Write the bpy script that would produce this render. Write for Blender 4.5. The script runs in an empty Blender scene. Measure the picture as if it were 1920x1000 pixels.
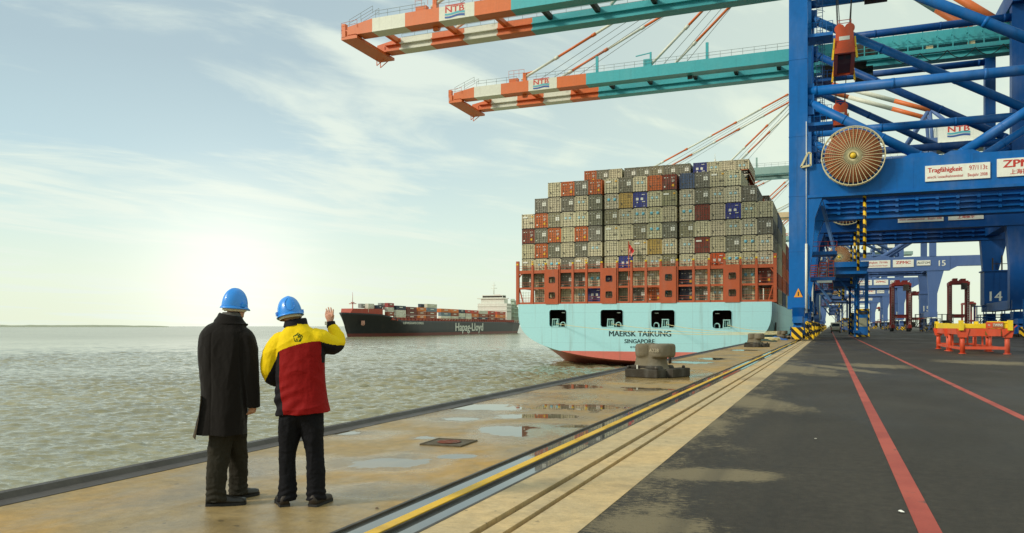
import bpy, bmesh, math, random
import numpy as np
from mathutils import Vector, Matrix, Euler, noise as mnoise
R = math.radians
C = bpy.context.scene.collection
scene = bpy.context.scene

# ------------------------------------------------------------------ camera, world, sun, exposure
# world axes: +Y runs along the quay, +X inland, z = 0 is the quay surface, the water lies at z = SEA
YAW = math.atan(595 / 1496)
CA, SA = math.cos(YAW), math.sin(YAW)
EYE = 1.55
SEA = -5.3
cd = bpy.data.cameras.new('camera'); cam = bpy.data.objects.new('camera', cd); C.objects.link(cam)
cam.location = (0, 0, EYE); cam.rotation_euler = (R(90), 0, YAW)
cd.sensor_width = 36; cd.lens = 1496 / 1920 * 36; cd.shift_y = 112 / 1920
cd.clip_start = 0.1; cd.clip_end = 60000
scene.camera = cam
scene.view_settings.view_transform = 'Standard'; scene.view_settings.look = 'None'
scene.view_settings.exposure = 0.0; scene.view_settings.gamma = 1.0
scene.render.engine = 'CYCLES'
scene.cycles.max_bounces = 5; scene.cycles.diffuse_bounces = 2; scene.cycles.glossy_bounces = 3
scene.cycles.transparent_max_bounces = 4; scene.cycles.caustics_reflective = False
scene.cycles.volume_bounces = 0

SUN_EL, SUN_AZ = R(31), R(228)      # azimuth clockwise from +Y: behind the camera and to its left
world = bpy.data.worlds.new('World'); scene.world = world; world.use_nodes = True

def S(r, g, b):
    f = lambda v: (v / 255 / 12.92) if v / 255 <= 0.04045 else ((v / 255 + 0.055) / 1.055) ** 2.4
    return (f(r), f(g), f(b), 1.0)

class NT:
    """small helper for building node trees"""
    def __init__(s, tree): s.t = tree; tree.nodes.clear()
    def n(s, kind, **kw):
        o = s.t.nodes.new(kind)
        for k, v in kw.items(): setattr(o, k, v)
        return o
    def put(s, sock, v):
        if isinstance(v, bpy.types.NodeSocket): s.t.links.new(v, sock)
        elif v is not None: sock.default_value = v
    def m(s, op, a, b=None, c=None, clamp=False):
        o = s.n('ShaderNodeMath', operation=op, use_clamp=clamp)
        for i, v in enumerate((a, b, c)):
            if v is not None: s.put(o.inputs[i], v)
        return o.outputs[0]
    def vm(s, op, a, b=None):
        o = s.n('ShaderNodeVectorMath', operation=op)
        s.put(o.inputs[0], a)
        if b is not None: s.put(o.inputs[1], b)
        return o.outputs['Value'] if op in ('DOT_PRODUCT', 'LENGTH', 'DISTANCE') else o.outputs[0]
    def mix(s, f, a, b, blend='MIX'):
        o = s.n('ShaderNodeMix', data_type='RGBA', blend_type=blend)
        s.put(o.inputs[0], f); s.put(o.inputs[6], a); s.put(o.inputs[7], b)
        return o.outputs[2]
    def ramp(s, f, pts, interp='LINEAR'):
        o = s.n('ShaderNodeValToRGB'); o.color_ramp.interpolation = interp
        e = o.color_ramp.elements
        while len(e) < len(pts): e.new(0.5)
        for i, (p, c) in enumerate(pts):
            e[i].position = p; e[i].color = c if len(c) == 4 else (*c, 1)
        s.put(o.inputs[0], f); return o.outputs[0]
    def ss(s, v, lo, hi):
        o = s.n('ShaderNodeMapRange', interpolation_type='SMOOTHSTEP')
        s.put(o.inputs[0], v); s.put(o.inputs[1], lo); s.put(o.inputs[2], hi)
        return o.outputs[0]
    def noise(s, vec, scale, detail=4, rough=0.55, dist=0.0):
        o = s.n('ShaderNodeTexNoise')
        s.put(o.inputs['Vector'], vec); o.inputs['Scale'].default_value = scale
        o.inputs['Detail'].default_value = detail; o.inputs['Roughness'].default_value = rough
        o.inputs['Distortion'].default_value = dist
        return o.outputs['Fac']
    def mapping(s, vec, scale=(1, 1, 1), rot=(0, 0, 0), loc=(0, 0, 0), vtype='POINT'):
        o = s.n('ShaderNodeMapping', vector_type=vtype); s.put(o.inputs[0], vec)
        o.inputs['Location'].default_value = loc; o.inputs['Rotation'].default_value = rot; o.inputs['Scale'].default_value = scale
        return o.outputs[0]
    def sep(s, v):
        o = s.n('ShaderNodeSeparateXYZ'); s.put(o.inputs[0], v); return o.outputs
    def comb(s, x, y, z):
        o = s.n('ShaderNodeCombineXYZ')
        for i, v in enumerate((x, y, z)): s.put(o.inputs[i], v)
        return o.outputs[0]

# sky: a Nishita sky seen through a high thin overcast with cirrus streaks; the haze is brightest low over the sea
w = NT(world.node_tree)
wo = w.n('ShaderNodeOutputWorld'); wb = w.n('ShaderNodeBackground')
sky = w.n('ShaderNodeTexSky', sky_type='NISHITA'); sky.sun_disc = False
sky.sun_elevation = SUN_EL; sky.sun_rotation = SUN_AZ; sky.air_density = 1.2; sky.dust_density = 3
wdir = w.n('ShaderNodeTexCoord').outputs['Generated']
wx, wy, wz = w.sep(wdir)
el = w.m('ABSOLUTE', wz)
veil = w.ramp(el, [(0.0, (0.86, 0.93, 0.72)), (0.05, (0.85, 0.955, 0.77)), (0.12, (0.70, 0.88, 0.82)),
                   (0.20, (0.53, 0.715, 0.77)), (0.30, (0.445, 0.59, 0.655)), (0.45, (0.42, 0.54, 0.60)), (1.0, (0.55, 0.62, 0.62))])
inv = w.m('DIVIDE', 1.0, w.m('ADD', el, 0.10))
deck = w.comb(w.m('MULTIPLY', wx, inv), w.m('MULTIPLY', wy, inv), 0.0)
st = w.mapping(deck, (1.5, 0.66, 1), (0, 0, R(70)), (1.3, 0.7, 0), 'TEXTURE')
n1 = w.noise(st, 1.0, 6, 0.52, 1.3)
n2 = w.noise(w.mapping(deck, (1.0, 0.42, 1), (0, 0, R(58)), (5.1, 1.0, 0), 'TEXTURE'), 1.2, 8, 0.62, 1.5)
cl = w.ss(w.m('ADD', w.m('MULTIPLY', n1, 0.72), w.m('MULTIPLY', n2, 0.28)), 0.46, 0.62)
cl = w.m('MULTIPLY', cl, 0.88)
cloudy = w.mix(cl, veil, (0.84, 0.935, 0.83, 1))
nish = w.mix(1.0, sky.outputs[0], (0.11, 0.11, 0.11, 1), 'MULTIPLY')
base = w.mix(0.94, nish, cloudy)
gx, gz = (430 - 960) / 1496, (612 - 528) / 1496
gd = Vector((gx * CA - SA, gx * SA + CA, gz)).normalized()
gdot = w.m('MAXIMUM', w.vm('DOT_PRODUCT', wdir, tuple(gd)), 0.0)
glow = w.m('ADD', w.m('MULTIPLY', w.m('POWER', gdot, 220.0), 0.62), w.m('MULTIPLY', w.m('POWER', gdot, 30.0), 0.11), clamp=True)
base = w.mix(glow, base, (1.18, 1.20, 1.06, 1))
# the clouds inland, towards the lamp's side of the sky, are thinner and brighter
back = w.vm('DOT_PRODUCT', wdir, (0.75, 0.45, 0.0))
warm = w.m('MULTIPLY', w.ss(back, -0.15, 0.55), 0.62)
base = w.mix(warm, base, (0.83, 0.925, 0.74, 1))
w.put(wb.inputs[0], base); wb.inputs[1].default_value = 1.0
w.put(wo.inputs[0], wb.outputs[0])

sd = bpy.data.lights.new('sun', 'SUN'); sun = bpy.data.objects.new('sun', sd); C.objects.link(sun)
sd.energy = 2.7; sd.angle = R(10); sd.color = (1.0, 0.93, 0.80)
sv = Vector((math.sin(SUN_AZ) * math.cos(SUN_EL), math.cos(SUN_AZ) * math.cos(SUN_EL), math.sin(SUN_EL)))
sun.rotation_euler = sv.to_track_quat('Z', 'Y').to_euler()

# ------------------------------------------------------------------ helpers
def ground_at(px, py, z=0.0):
    """a point on the level z seen at (px, py) of the photograph: used to read positions off it"""
    Z = 1496 * (EYE - z) / (py - 612)
    xc = (px - 960) / 1496 * Z
    return Vector((xc * CA - Z * SA, xc * SA + Z * CA, z))

def tag(o, label=None, cat=None, group=None, kind=None):
    if label: o['label'] = label
    if cat: o['category'] = cat
    if group: o['group'] = group
    if kind: o['kind'] = kind
    return o

def empty(name, loc=(0, 0, 0), rz=0.0, label=None, cat=None, group=None):
    o = bpy.data.objects.new(name, None); C.objects.link(o)
    o.location = loc; o.rotation_euler = (0, 0, rz); o.empty_display_size = 0.5
    return tag(o, label, cat, group)

class MB:
    """collects simple shapes, build() links them as ONE mesh object"""
    def __init__(s): s.v = []; s.f = []; s.mi = []; s.sm = []
    def add(s, vs, fs, mi=0, smooth=False):
        b = len(s.v); s.v += [tuple(v) for v in vs]
        for f in fs:
            s.f.append(tuple(b + i for i in f)); s.mi.append(mi); s.sm.append(smooth)
        return s
    def box(s, x0, x1, y0, y1, z0, z1, mi=0, M=None):
        vs = [Vector((x, y, z)) for z in (z0, z1) for y in (y0, y1) for x in (x0, x1)]
        if M is not None: vs = [M @ v for v in vs]
        return s.add(vs, [(0, 2, 3, 1), (4, 5, 7, 6), (0, 1, 5, 4), (2, 6, 7, 3), (0, 4, 6, 2), (1, 3, 7, 5)], mi)
    def bar(s, p, q, wd, ht, mi=0, up=(0, 0, 1)):
        p, q = Vector(p), Vector(q); d = (q - p).normalized(); up = Vector(up)
        if abs(d.dot(up)) > 0.99: up = Vector((0, 1, 0))
        a = d.cross(up).normalized(); b = a.cross(d).normalized()
        vs = []
        for e in (p, q):
            for sx, sz in ((-1, -1), (1, -1), (1, 1), (-1, 1)): vs.append(e + a * sx * wd / 2 + b * sz * ht / 2)
        return s.add(vs, [(3, 2, 1, 0), (4, 5, 6, 7), (0, 1, 5, 4), (1, 2, 6, 5), (2, 3, 7, 6), (3, 0, 4, 7)], mi)
    def tube(s, p, q, r, n=8, mi=0, r2=None, caps=True):
        p, q = Vector(p), Vector(q); d = (q - p).normalized()
        up = Vector((0, 0, 1)) if abs(d.z) < 0.95 else Vector((0, 1, 0))
        a = d.cross(up).normalized(); b = a.cross(d).normalized()
        r2 = r if r2 is None else r2; vs = []
        for e, rr in ((p, r), (q, r2)):
            for i in range(n):
                t = 2 * math.pi * i / n; vs.append(e + a * math.cos(t) * rr + b * math.sin(t) * rr)
        s.add(vs, [(i, (i + 1) % n, n + (i + 1) % n, n + i) for i in range(n)], mi, n > 5)
        if caps:
            b0 = len(s.v) - 2 * n
            s.f += [tuple(b0 + i for i in reversed(range(n))), tuple(b0 + n + i for i in range(n))]; s.mi += [mi, mi]; s.sm += [False, False]
        return s
    def path(s, pts, r, n=6, mi=0):
        for i in range(len(pts) - 1): s.tube(pts[i], pts[i + 1], r, n, mi, caps=(i in (0, len(pts) - 2)))
        return s
    def prism(s, poly, axis, a0, a1, mi=0):
        """poly: 2-D outline; axis 'x' gives (y, z), 'y' gives (x, z), 'z' gives (x, y)"""
        def P(u, v, a): return {'x': (a, u, v), 'y': (u, a, v), 'z': (u, v, a)}[axis]
        n = len(poly)
        vs = [P(u, v, a0) for u, v in poly] + [P(u, v, a1) for u, v in poly]
        fs = [tuple(range(n)), tuple(reversed(range(n, 2 * n)))] + [(n + i, n + (i + 1) % n, (i + 1) % n, i) for i in range(n)]
        return s.add(vs, fs, mi)
    def lathe(s, prof, c=(0, 0, 0), axis='z', n=24, mi=0, sx=1.0, sy=1.0, caps=True):
        """prof: (radius, height) pairs"""
        vs = []
        for r, h in prof:
            for i in range(n):
                t = 2 * math.pi * i / n; u, v = r * math.cos(t) * sx, r * math.sin(t) * sy
                vs.append({'z': (c[0] + u, c[1] + v, c[2] + h), 'y': (c[0] + u, c[1] + h, c[2] + v), 'x': (c[0] + h, c[1] + u, c[2] + v)}[axis])
        fs = []
        for k in range(len(prof) - 1):
            for i in range(n): fs.append((k * n + i, k * n + (i + 1) % n, (k + 1) * n + (i + 1) % n, (k + 1) * n + i))
        s.add(vs, fs, mi, True)
        if caps:
            b = len(s.v) - len(vs); m = len(prof) - 1
            s.f += [tuple(b + i for i in reversed(range(n))), tuple(b + m * n + i for i in range(n))]; s.mi += [mi, mi]; s.sm += [False, False]
        return s
    def mesh(s, name, mats):
        me = bpy.data.meshes.new(name); me.from_pydata(s.v, [], s.f)
        for m in (mats if isinstance(mats, (list, tuple)) else [mats]): me.materials.append(m)
        me.polygons.foreach_set('material_index', s.mi); me.polygons.foreach_set('use_smooth', s.sm)
        bm = bmesh.new(); bm.from_mesh(me); bmesh.ops.recalc_face_normals(bm, faces=bm.faces); bm.to_mesh(me); bm.free()
        me.update(); return me
    def build(s, name, mats, parent=None):
        o = bpy.data.objects.new(name, s.mesh(name, mats)); C.objects.link(o)
        if parent is not None: o.parent = parent
        return o

def bevel_mesh(o, wd, seg=2, ang=40):
    bm = bmesh.new(); bm.from_mesh(o.data)
    bmesh.ops.remove_doubles(bm, verts=bm.verts, dist=1e-5)
    es = [e for e in bm.edges if len(e.link_faces) == 2 and e.calc_face_angle(0) > R(ang)]
    bmesh.ops.bevel(bm, geom=es, offset=wd, segments=seg, affect='EDGES', profile=0.5)
    bm.to_mesh(o.data); bm.free(); return o

def solid(o_list, parent=None): pass

def text_obj(name, body, size, loc, rot, mat, parent=None, extrude=0.01, width=None, bold=0.0, align='CENTER', spacing=1.0):
    cu = bpy.data.curves.new(name, 'FONT'); cu.body = body; cu.size = size; cu.extrude = extrude
    cu.align_x = align; cu.align_y = 'CENTER'; cu.space_character = spacing; cu.resolution_u = 3
    t = bpy.data.objects.new(name, cu); C.objects.link(t)
    dg = bpy.context.evaluated_depsgraph_get(); dg.update()
    me = bpy.data.meshes.new_from_object(t.evaluated_get(dg))
    bpy.data.objects.remove(t); bpy.data.curves.remove(cu)
    me.materials.clear(); me.materials.append(mat)
    if width and len(me.vertices):
        xs = [v.co.x for v in me.vertices]; k = width / (max(xs) - min(xs)); mid = (max(xs) + min(xs)) / 2 if align == 'CENTER' else min(xs)
        for v in me.vertices: v.co.x = (v.co.x - mid) * k
    if bold:        # thicken the strokes: two more copies, each a hair behind the last
        bm = bmesh.new(); bm.from_mesh(me); src = list(bm.verts) + list(bm.edges) + list(bm.faces)
        for k, (dx, dy) in enumerate(((bold, bold * .35), (-bold, -bold * .35))):
            g = bmesh.ops.duplicate(bm, geom=src)['geom']
            bmesh.ops.translate(bm, verts=[v for v in g if isinstance(v, bmesh.types.BMVert)], vec=(dx, dy, -.0015 * (k + 1)))
        bm.to_mesh(me); bm.free()
    o = bpy.data.objects.new(name, me); C.objects.link(o); me.name = name
    o.location = loc; o.rotation_euler = rot
    if parent is not None: o.parent = parent
    return o
FACE_S = (R(90), 0, 0)             # lettering on a wall that faces -Y
FACE_E = (R(90), 0, R(90))         # lettering on a wall that faces +X
FACE_W = (R(90), 0, R(-90))

def children(o): return [c for c in bpy.data.objects if c.parent == o]
def copy_tree(o, parent=None):
    kids = list(o.children)
    c = o.copy(); C.objects.link(c)
    if parent is not None: c.parent = parent
    for k in kids: copy_tree(k, c)
    return c

def remesh(me, voxel, name, smooth_it=2):
    """one continuous skin round all the shapes in a mesh"""
    o = bpy.data.objects.new('tmp', me); C.objects.link(o)
    m = o.modifiers.new('r', 'REMESH'); m.mode = 'VOXEL'; m.voxel_size = voxel; m.use_smooth_shade = True
    if smooth_it:
        k = o.modifiers.new('s', 'SMOOTH'); k.iterations = smooth_it; k.factor = 0.5
    dg = bpy.context.evaluated_depsgraph_get(); dg.update()
    out = bpy.data.meshes.new_from_object(o.evaluated_get(dg)); out.name = name
    bpy.data.objects.remove(o)
    for p in out.polygons: p.use_smooth = True
    return out

# ------------------------------------------------------------------ materials
MATS = {}
def new_mat(name):
    m = bpy.data.materials.new(name); m.use_nodes = True
    t = NT(m.node_tree); out = t.n('ShaderNodeOutputMaterial'); b = t.n('ShaderNodeBsdfPrincipled')
    t.put(out.inputs[0], b.outputs[0]); return m, t, b

def paint(name, rgb, rough=0.5, dirt=0.25, dirtcol=(0.10, 0.075, 0.045, 1), scale=0.6, metallic=0.0, spec=0.4, bump=0.0, streak=0.5, fine=6.0):
    """weathered paint or bare material: blotches, vertical streaks of grime, fine grain"""
    if name in MATS: return MATS[name]
    m, t, b = new_mat(name)
    co = t.n('ShaderNodeTexCoord').outputs['Object']
    big = t.noise(co, scale, 5, 0.6)
    st = t.noise(t.mapping(co, (2.2, 2.2, 0.12)), scale * 2.2, 4, 0.6)
    gr = t.noise(co, scale * fine, 4, 0.65)
    f = t.m('ADD', t.m('MULTIPLY', t.ss(big, 0.42, 0.75), 1 - streak), t.m('MULTIPLY', t.ss(st, 0.5, 0.8), streak))
    f = t.m('MULTIPLY', f, dirt, clamp=True)
    col = t.mix(f, rgb, dirtcol)
    fade = t.m('MULTIPLY', t.ss(t.noise(t.mapping(co, (1, 1, .35)), scale * .8, 4, .6), .45, .7), dirt * .5)
    col = t.mix(fade, col, t.mix(.35, rgb, (.55, .55, .50, 1)))
    v = t.m('ADD', 0.86, t.m('MULTIPLY', gr, 0.28))
    col = t.mix(1.0, col, t.comb(v, v, v), 'MULTIPLY')
    t.put(b.inputs['Base Color'], col)
    t.put(b.inputs['Roughness'], t.m('ADD', rough - 0.1, t.m('MULTIPLY', gr, 0.2)))
    b.inputs['Metallic'].default_value = metallic; b.inputs['Specular IOR Level'].default_value = spec
    if bump:
        bp = t.n('ShaderNodeBump'); bp.inputs['Strength'].default_value = bump; bp.inputs['Distance'].default_value = 0.02
        t.put(bp.inputs['Height'], t.m('ADD', gr, t.m('MULTIPLY', big, 1.5))); t.put(b.inputs['Normal'], bp.outputs[0])
    MATS[name] = m; return m

def hazard(name, k, axes=(1, 1, 1), yellow=S(238, 190, 20), black=S(22, 22, 22)):
    m, t, b = new_mat(name)
    co = t.n('ShaderNodeTexCoord').outputs['Object']
    d = t.vm('DOT_PRODUCT', co, axes)
    f = t.m('GREATER_THAN', t.m('FRACT', t.m('MULTIPLY', d, k)), 0.5)
    wear = t.m('MULTIPLY', t.ss(t.noise(co, 3.0, 5, 0.65), 0.55, 0.75), 0.4)
    t.put(b.inputs['Base Color'], t.mix(wear, t.mix(f, yellow, black), (0.12, 0.09, 0.05, 1)))
    b.inputs['Roughness'].default_value = 0.55
    return m
# ------------------------------------------------------------------ the quay
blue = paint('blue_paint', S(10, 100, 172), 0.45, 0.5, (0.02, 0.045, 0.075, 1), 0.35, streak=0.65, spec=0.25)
steel_dark = paint('dark_steel', S(62, 58, 52), 0.5, 0.6, (0.10, 0.06, 0.03, 1), 1.2, metallic=0.3)
black_rubber = paint('black_rubber', S(30, 30, 30), 0.7, 0.3)
white_paint = paint('white_paint', S(226, 228, 214), 0.5, 0.25)
yellow_paint = paint('yellow_paint', S(238, 196, 30), 0.5, 0.3)
red_letter = paint('red_lettering', S(196, 62, 48), 0.5, 0.1)
haz = hazard('hazard_stripes', 1.5)

def strip(name, x0, x1, y0, y1, z0, z1, mat):
    return tag(MB().box(x0, x1, y0, y1, z0, z1).build(name, mat), kind='structure')

# apron concrete: wet, rust-brown stained, puddles
def apron_mat(name, puddles, wet_base=0.5, films=(), tone=(S(154, 132, 90), S(172, 134, 62), S(112, 96, 66))):
    m, t, b = new_mat(name)
    co = t.n('ShaderNodeTexCoord').outputs['Object']
    x, y, z = t.sep(co)
    u = t.m('ADD', t.m('MULTIPLY', x, CA), t.m('MULTIPLY', y, SA))
    v = t.m('SUBTRACT', t.m('MULTIPLY', y, CA), t.m('MULTIPLY', x, SA))
    wob = t.noise(co, 1.1, 6, 0.62)
    wob2 = t.noise(t.mapping(co, (1.4, 0.6, 1)), 2.6, 5, 0.6)
    best = None
    for (pu, pv, a, bb) in puddles:
        du = t.m('DIVIDE', t.m('SUBTRACT', u, pu), a); dv = t.m('DIVIDE', t.m('SUBTRACT', v, pv), bb)
        d = t.m('SQRT', t.m('ADD', t.m('MULTIPLY', du, du), t.m('MULTIPLY', dv, dv)))
        best = d if best is None else t.m('MINIMUM', best, d)
    if best is None: best = 3.0
    rag = t.m('ADD', best, t.m('ADD', t.m('MULTIPLY', t.m('SUBTRACT', wob, 0.5), 2.4), t.m('MULTIPLY', t.m('SUBTRACT', wob2, 0.5), 1.2)))
    fb = None
    for (pu, pv, a, bb) in films:
        du = t.m('DIVIDE', t.m('SUBTRACT', u, pu), a); dv = t.m('DIVIDE', t.m('SUBTRACT', v, pv), bb)
        d = t.m('SQRT', t.m('ADD', t.m('MULTIPLY', du, du), t.m('MULTIPLY', dv, dv)))
        fb = d if fb is None else t.m('MINIMUM', fb, d)
    sheen = 0.0 if fb is None else t.m('SUBTRACT', 1.0, t.ss(t.m('ADD', fb, t.m('MULTIPLY', t.m('SUBTRACT', wob2, 0.5), 1.8)), 0.45, 1.25))
    pud = t.m('SUBTRACT', 1.0, t.ss(rag, 0.76, 0.95))
    damp = t.m('SUBTRACT', 1.0, t.ss(rag, 1.0, 2.0))
    big = t.noise(t.mapping(co, (0.55, 0.35, 1), (0, 0, -0.5)), 1.0, 6, 0.6, 0.5)
    brush = t.noise(t.mapping(co, (2.2, 11, 1)), 1.6, 6, 0.8)
    spk = t.noise(co, 26, 3, 0.7)
    blot = t.noise(co, 0.42, 4, 0.6, 0.6)
    c = t.mix(t.ss(blot, 0.42, 0.66), tone[0], tone[1])
    c = t.mix(t.m('MULTIPLY', t.ss(big, 0.50, 0.72), 0.8), c, tone[2])
    brs = t.ss(brush, 0.25, 0.75); mot = t.ss(t.noise(co, 5.5, 6, 0.75), 0.3, 0.7); vv = t.m('ADD', 0.60, t.m('ADD', t.m('MULTIPLY', brs, 0.18), t.m('ADD', t.m('MULTIPLY', mot, 0.34), t.m('MULTIPLY', spk, 0.26))))
    c = t.mix(1.0, c, t.comb(vv, vv, vv), 'MULTIPLY')
    grit = t.m('MULTIPLY', t.ss(t.noise(co, 9, 2, 0.5), 0.70, 0.74), 0.55)
    c = t.mix(grit, c, (0.05, 0.04, 0.025, 1))
    c = t.mix(t.m('MULTIPLY', damp, 0.45), c, t.mix(0.55, c, (0.05, 0.042, 0.03, 1)))
    c = t.mix(t.m('MULTIPLY', pud, 0.75), c, (0.045, 0.040, 0.030, 1))
    t.put(b.inputs['Base Color'], c)
    film = t.ss(t.m('ADD', big, t.m('MULTIPLY', t.m('SUBTRACT', wob2, 0.5), 0.5)), 0.40, 0.62)
    dry = t.m('SUBTRACT', 0.60, t.m('MULTIPLY', film, 0.26 * wet_base / 0.5))
    rg = t.m('ADD', t.m('MULTIPLY', pud, 0.02), t.m('MULTIPLY', t.m('SUBTRACT', 1.0, pud), t.m('SUBTRACT', dry, t.m('MULTIPLY', damp, 0.15))))
    t.put(b.inputs['Roughness'], rg)
    if films: rg = t.m('SUBTRACT', rg, t.m('MULTIPLY', t.m('MULTIPLY', sheen, t.m('SUBTRACT', 1.0, pud)), 0.40))
    t.put(b.inputs['Roughness'], rg)
    b.inputs['Specular IOR Level'].default_value = 0.5
    bp = t.n('ShaderNodeBump'); bp.inputs['Distance'].default_value = 0.012
    t.put(bp.inputs['Strength'], t.m('MULTIPLY', t.m('SUBTRACT', 1.0, pud), 0.5))
    t.put(bp.inputs['Height'], t.m('ADD', brush, t.m('MULTIPLY', spk, 0.7))); t.put(b.inputs['Normal'], bp.outputs[0])
    return m

def pud(px, py, hw, hh):
    Z = 1496 * EYE / (py - 612)
    return ((px - 960) / 1496 * Z, Z, hw / 1496 * Z, hh * Z * Z / (1496 * EYE))
PUD = [pud(905, 764, 100, 7), pud(1075, 765, 95, 7), pud(1000, 781, 85, 5), pud(950, 808, 62, 12), pud(1085, 725, 46, 4.5),
       pud(1205, 730, 46, 3.5), pud(735, 868, 74, 10), pud(868, 786, 34, 3), pud(800, 821, 26, 3), pud(1292, 680, 42, 2.2),
       pud(1335, 673, 30, 1.8), pud(1395, 657, 30, 1.3), pud(640, 812, 45, 3.5), pud(860, 856, 40, 4), pud(1100, 800, 60, 3)]
FILM = [pud(745, 868, 120, 20), pud(820, 775, 190, 14), pud(680, 815, 110, 10), pud(1000, 810, 120, 20), pud(1180, 700, 200, 18), pud(560, 870, 120, 18), pud(700, 920, 130, 16), pud(1000, 745, 160, 12)]
apron = strip('quay_apron', -6.62, -3.45, -25, 900, -7, 0.0, apron_mat('wet_concrete', PUD, 0.5, FILM))
strip('channel_bed', -3.45, -2.87, -25, 900, -0.4, -0.16, steel_dark)
conc = apron_mat('pale_concrete', [], 0.2, (), (S(188, 166, 124), S(202, 172, 120), S(138, 116, 80)))
for i, (a, b_) in enumerate(((-2.87, -2.505), (-2.425, -2.275), (-2.215, -1.755))):
    strip('rail_strip', a, b_, -25, 900, -0.5, 0.004, conc)
for a, b_ in ((-2.505, -2.425), (-2.275, -2.215)):
    strip('groove_bed', a, b_, -25, 900, -0.5, -0.045, paint('groove_shade', S(34, 30, 24), .7, .4))  # bed colour darkened to stand for the shade down in the grooves
# steel lips of the channel and grooves
for a in (-3.47, -2.885):
    strip('channel_edge', a, a + 0.03, -25, 900, -0.15, 0.007, steel_dark)
m, t, b = new_mat('channel_water')
co = t.n('ShaderNodeTexCoord').outputs['Object']
b.inputs['Base Color'].default_value = (0.10, 0.105, 0.10, 1); b.inputs['Roughness'].default_value = 0.03
b.inputs['Specular IOR Level'].default_value = 1.0
bp = t.n('ShaderNodeBump'); bp.inputs['Strength'].default_value = 0.03; bp.inputs['Distance'].default_value = 0.01
t.put(bp.inputs['Height'], t.noise(co, 3, 3, 0.5)); t.put(b.inputs['Normal'], bp.outputs[0])
channel_water = m
strip('channel_water', -3.44, -3.215, -25, 900, -0.1, -0.014, channel_water)
strip('channel_water', -3.085, -2.888, -25, 900, -0.1, -0.014, channel_water)
# crane rail with a yellow worn head
rail_y = paint('yellow_rail', S(226, 178, 22), 0.5, 0.55, (0.07, 0.05, 0.03, 1), 1.5, streak=0.2)
rail = MB()
rail.box(-3.20, -3.10, -25, 900, -0.17, -0.03, 1); rail.box(-3.205, -3.105, -25, 900, -0.03, 0.02, 0); rail.box(-3.105, -3.085, -25, 900, -0.03, 0.012, 1)
tag(rail.build('crane_rail', [rail_y, steel_dark]), 'yellow topped crane rail lying in the water filled channel along the quay', 'crane rail')
rail2 = MB().box(24.3, 24.5, -25, 900, -0.1, 0.03)
tag(rail2.build('crane_rail', steel_dark), 'dark inland crane rail under the landward crane legs', 'crane rail')
# quay edge: rounded steel nosing and kerb band
edge = MB()
edge.prism([(-6.96, -7), (-6.96, 0.0), (-6.94, 0.05), (-6.90, 0.075), (-6.84, 0.068), (-6.80, 0.02), (-6.62, 0.006), (-6.62, -7)], 'y', -25, 900)
kerb = apron_mat('kerb_grey', [], 0.4, (), (S(74, 68, 62), S(64, 58, 53), S(54, 49, 44)))
tag(edge.build('quay_edge', kerb), kind='structure')

# asphalt
m, t, b = new_mat('asphalt')
co = t.n('ShaderNodeTexCoord').outputs['Object']
x, y, z = t.sep(co)
n_big = t.noise(t.mapping(co, (0.35, 0.16, 1)), 1.0, 5, 0.6, 0.4)
n_mid = t.noise(t.mapping(co, (1.0, 0.45, 1)), 1.2, 6, 0.68)
n_fin = t.noise(co, 60, 3, 0.75)
n_scr = t.m('ADD', t.m('MULTIPLY', t.noise(t.mapping(co, (3.0, 14, 1)), 1.1, 5, 0.75), 0.5), t.m('MULTIPLY', t.ss(t.noise(t.mapping(co, (5, 22, 1)), 1.6, 6, 0.85), 0.32, 0.68), 0.5))
c = t.mix(t.ss(n_big, 0.35, 0.65), S(50, 45, 38), S(62, 56, 47))
n_gr = t.ss(t.noise(co, 9, 6, 0.85), 0.30, 0.70)
vv = t.m('ADD', 0.32, t.m('ADD', t.m('MULTIPLY', n_fin, 0.66), t.m('MULTIPLY', n_gr, 0.70))); c = t.mix(1.0, c, t.comb(vv, vv, vv), 'MULTIPLY')
# worn pale band beside the concrete strip and a few scuffed patches
edge_f = t.m('SUBTRACT', 1.0, t.ss(x, -1.75, 0.15))
worn = t.ss(t.m('ADD', t.m('MULTIPLY', n_mid, 0.55), t.m('ADD', t.m('MULTIPLY', n_scr, 0.35), t.m('MULTIPLY', edge_f, 0.20))), 0.60, 0.72)
patches = None
for (px, py, hw, hh) in ((1340, 890, 130, 12), (1230, 985, 110, 22), (1570, 690, 22, 9), (1640, 686, 55, 5), (1470, 690, 60, 12), (1850, 680, 70, 5), (1420, 755, 60, 14), (1300, 790, 60, 10)):
    pu, pv, a, bb = pud(px, py, hw, hh)
    u = t.m('ADD', t.m('MULTIPLY', x, CA), t.m('MULTIPLY', y, SA)); v = t.m('SUBTRACT', t.m('MULTIPLY', y, CA), t.m('MULTIPLY', x, SA))
    du = t.m('DIVIDE', t.m('SUBTRACT', u, pu), a); dv = t.m('DIVIDE', t.m('SUBTRACT', v, pv), bb)
    d = t.m('SQRT', t.m('ADD', t.m('MULTIPLY', du, du), t.m('MULTIPLY', dv, dv)))
    patches = d if patches is None else t.m('MINIMUM', patches, d)
pf = t.m('SUBTRACT', 1.0, t.ss(t.m('ADD', patches, t.m('ADD', t.m('MULTIPLY', t.m('SUBTRACT', n_mid, 0.5), 2.0), t.m('MULTIPLY', t.m('SUBTRACT', n_scr, 0.5), 1.6))), 0.7, 1.25))
worn = t.m('MAXIMUM', worn, pf)
spk2 = t.ss(t.noise(co, 13, 6, 0.92), 0.32, 0.68)
worn = t.m('MULTIPLY', t.ss(t.m('ADD', t.m('MULTIPLY', worn, 1.0), t.m('MULTIPLY', spk2, 0.8)), 0.80, 1.25), 0.95)
c = t.mix(worn, c, S(122, 110, 84))
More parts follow.
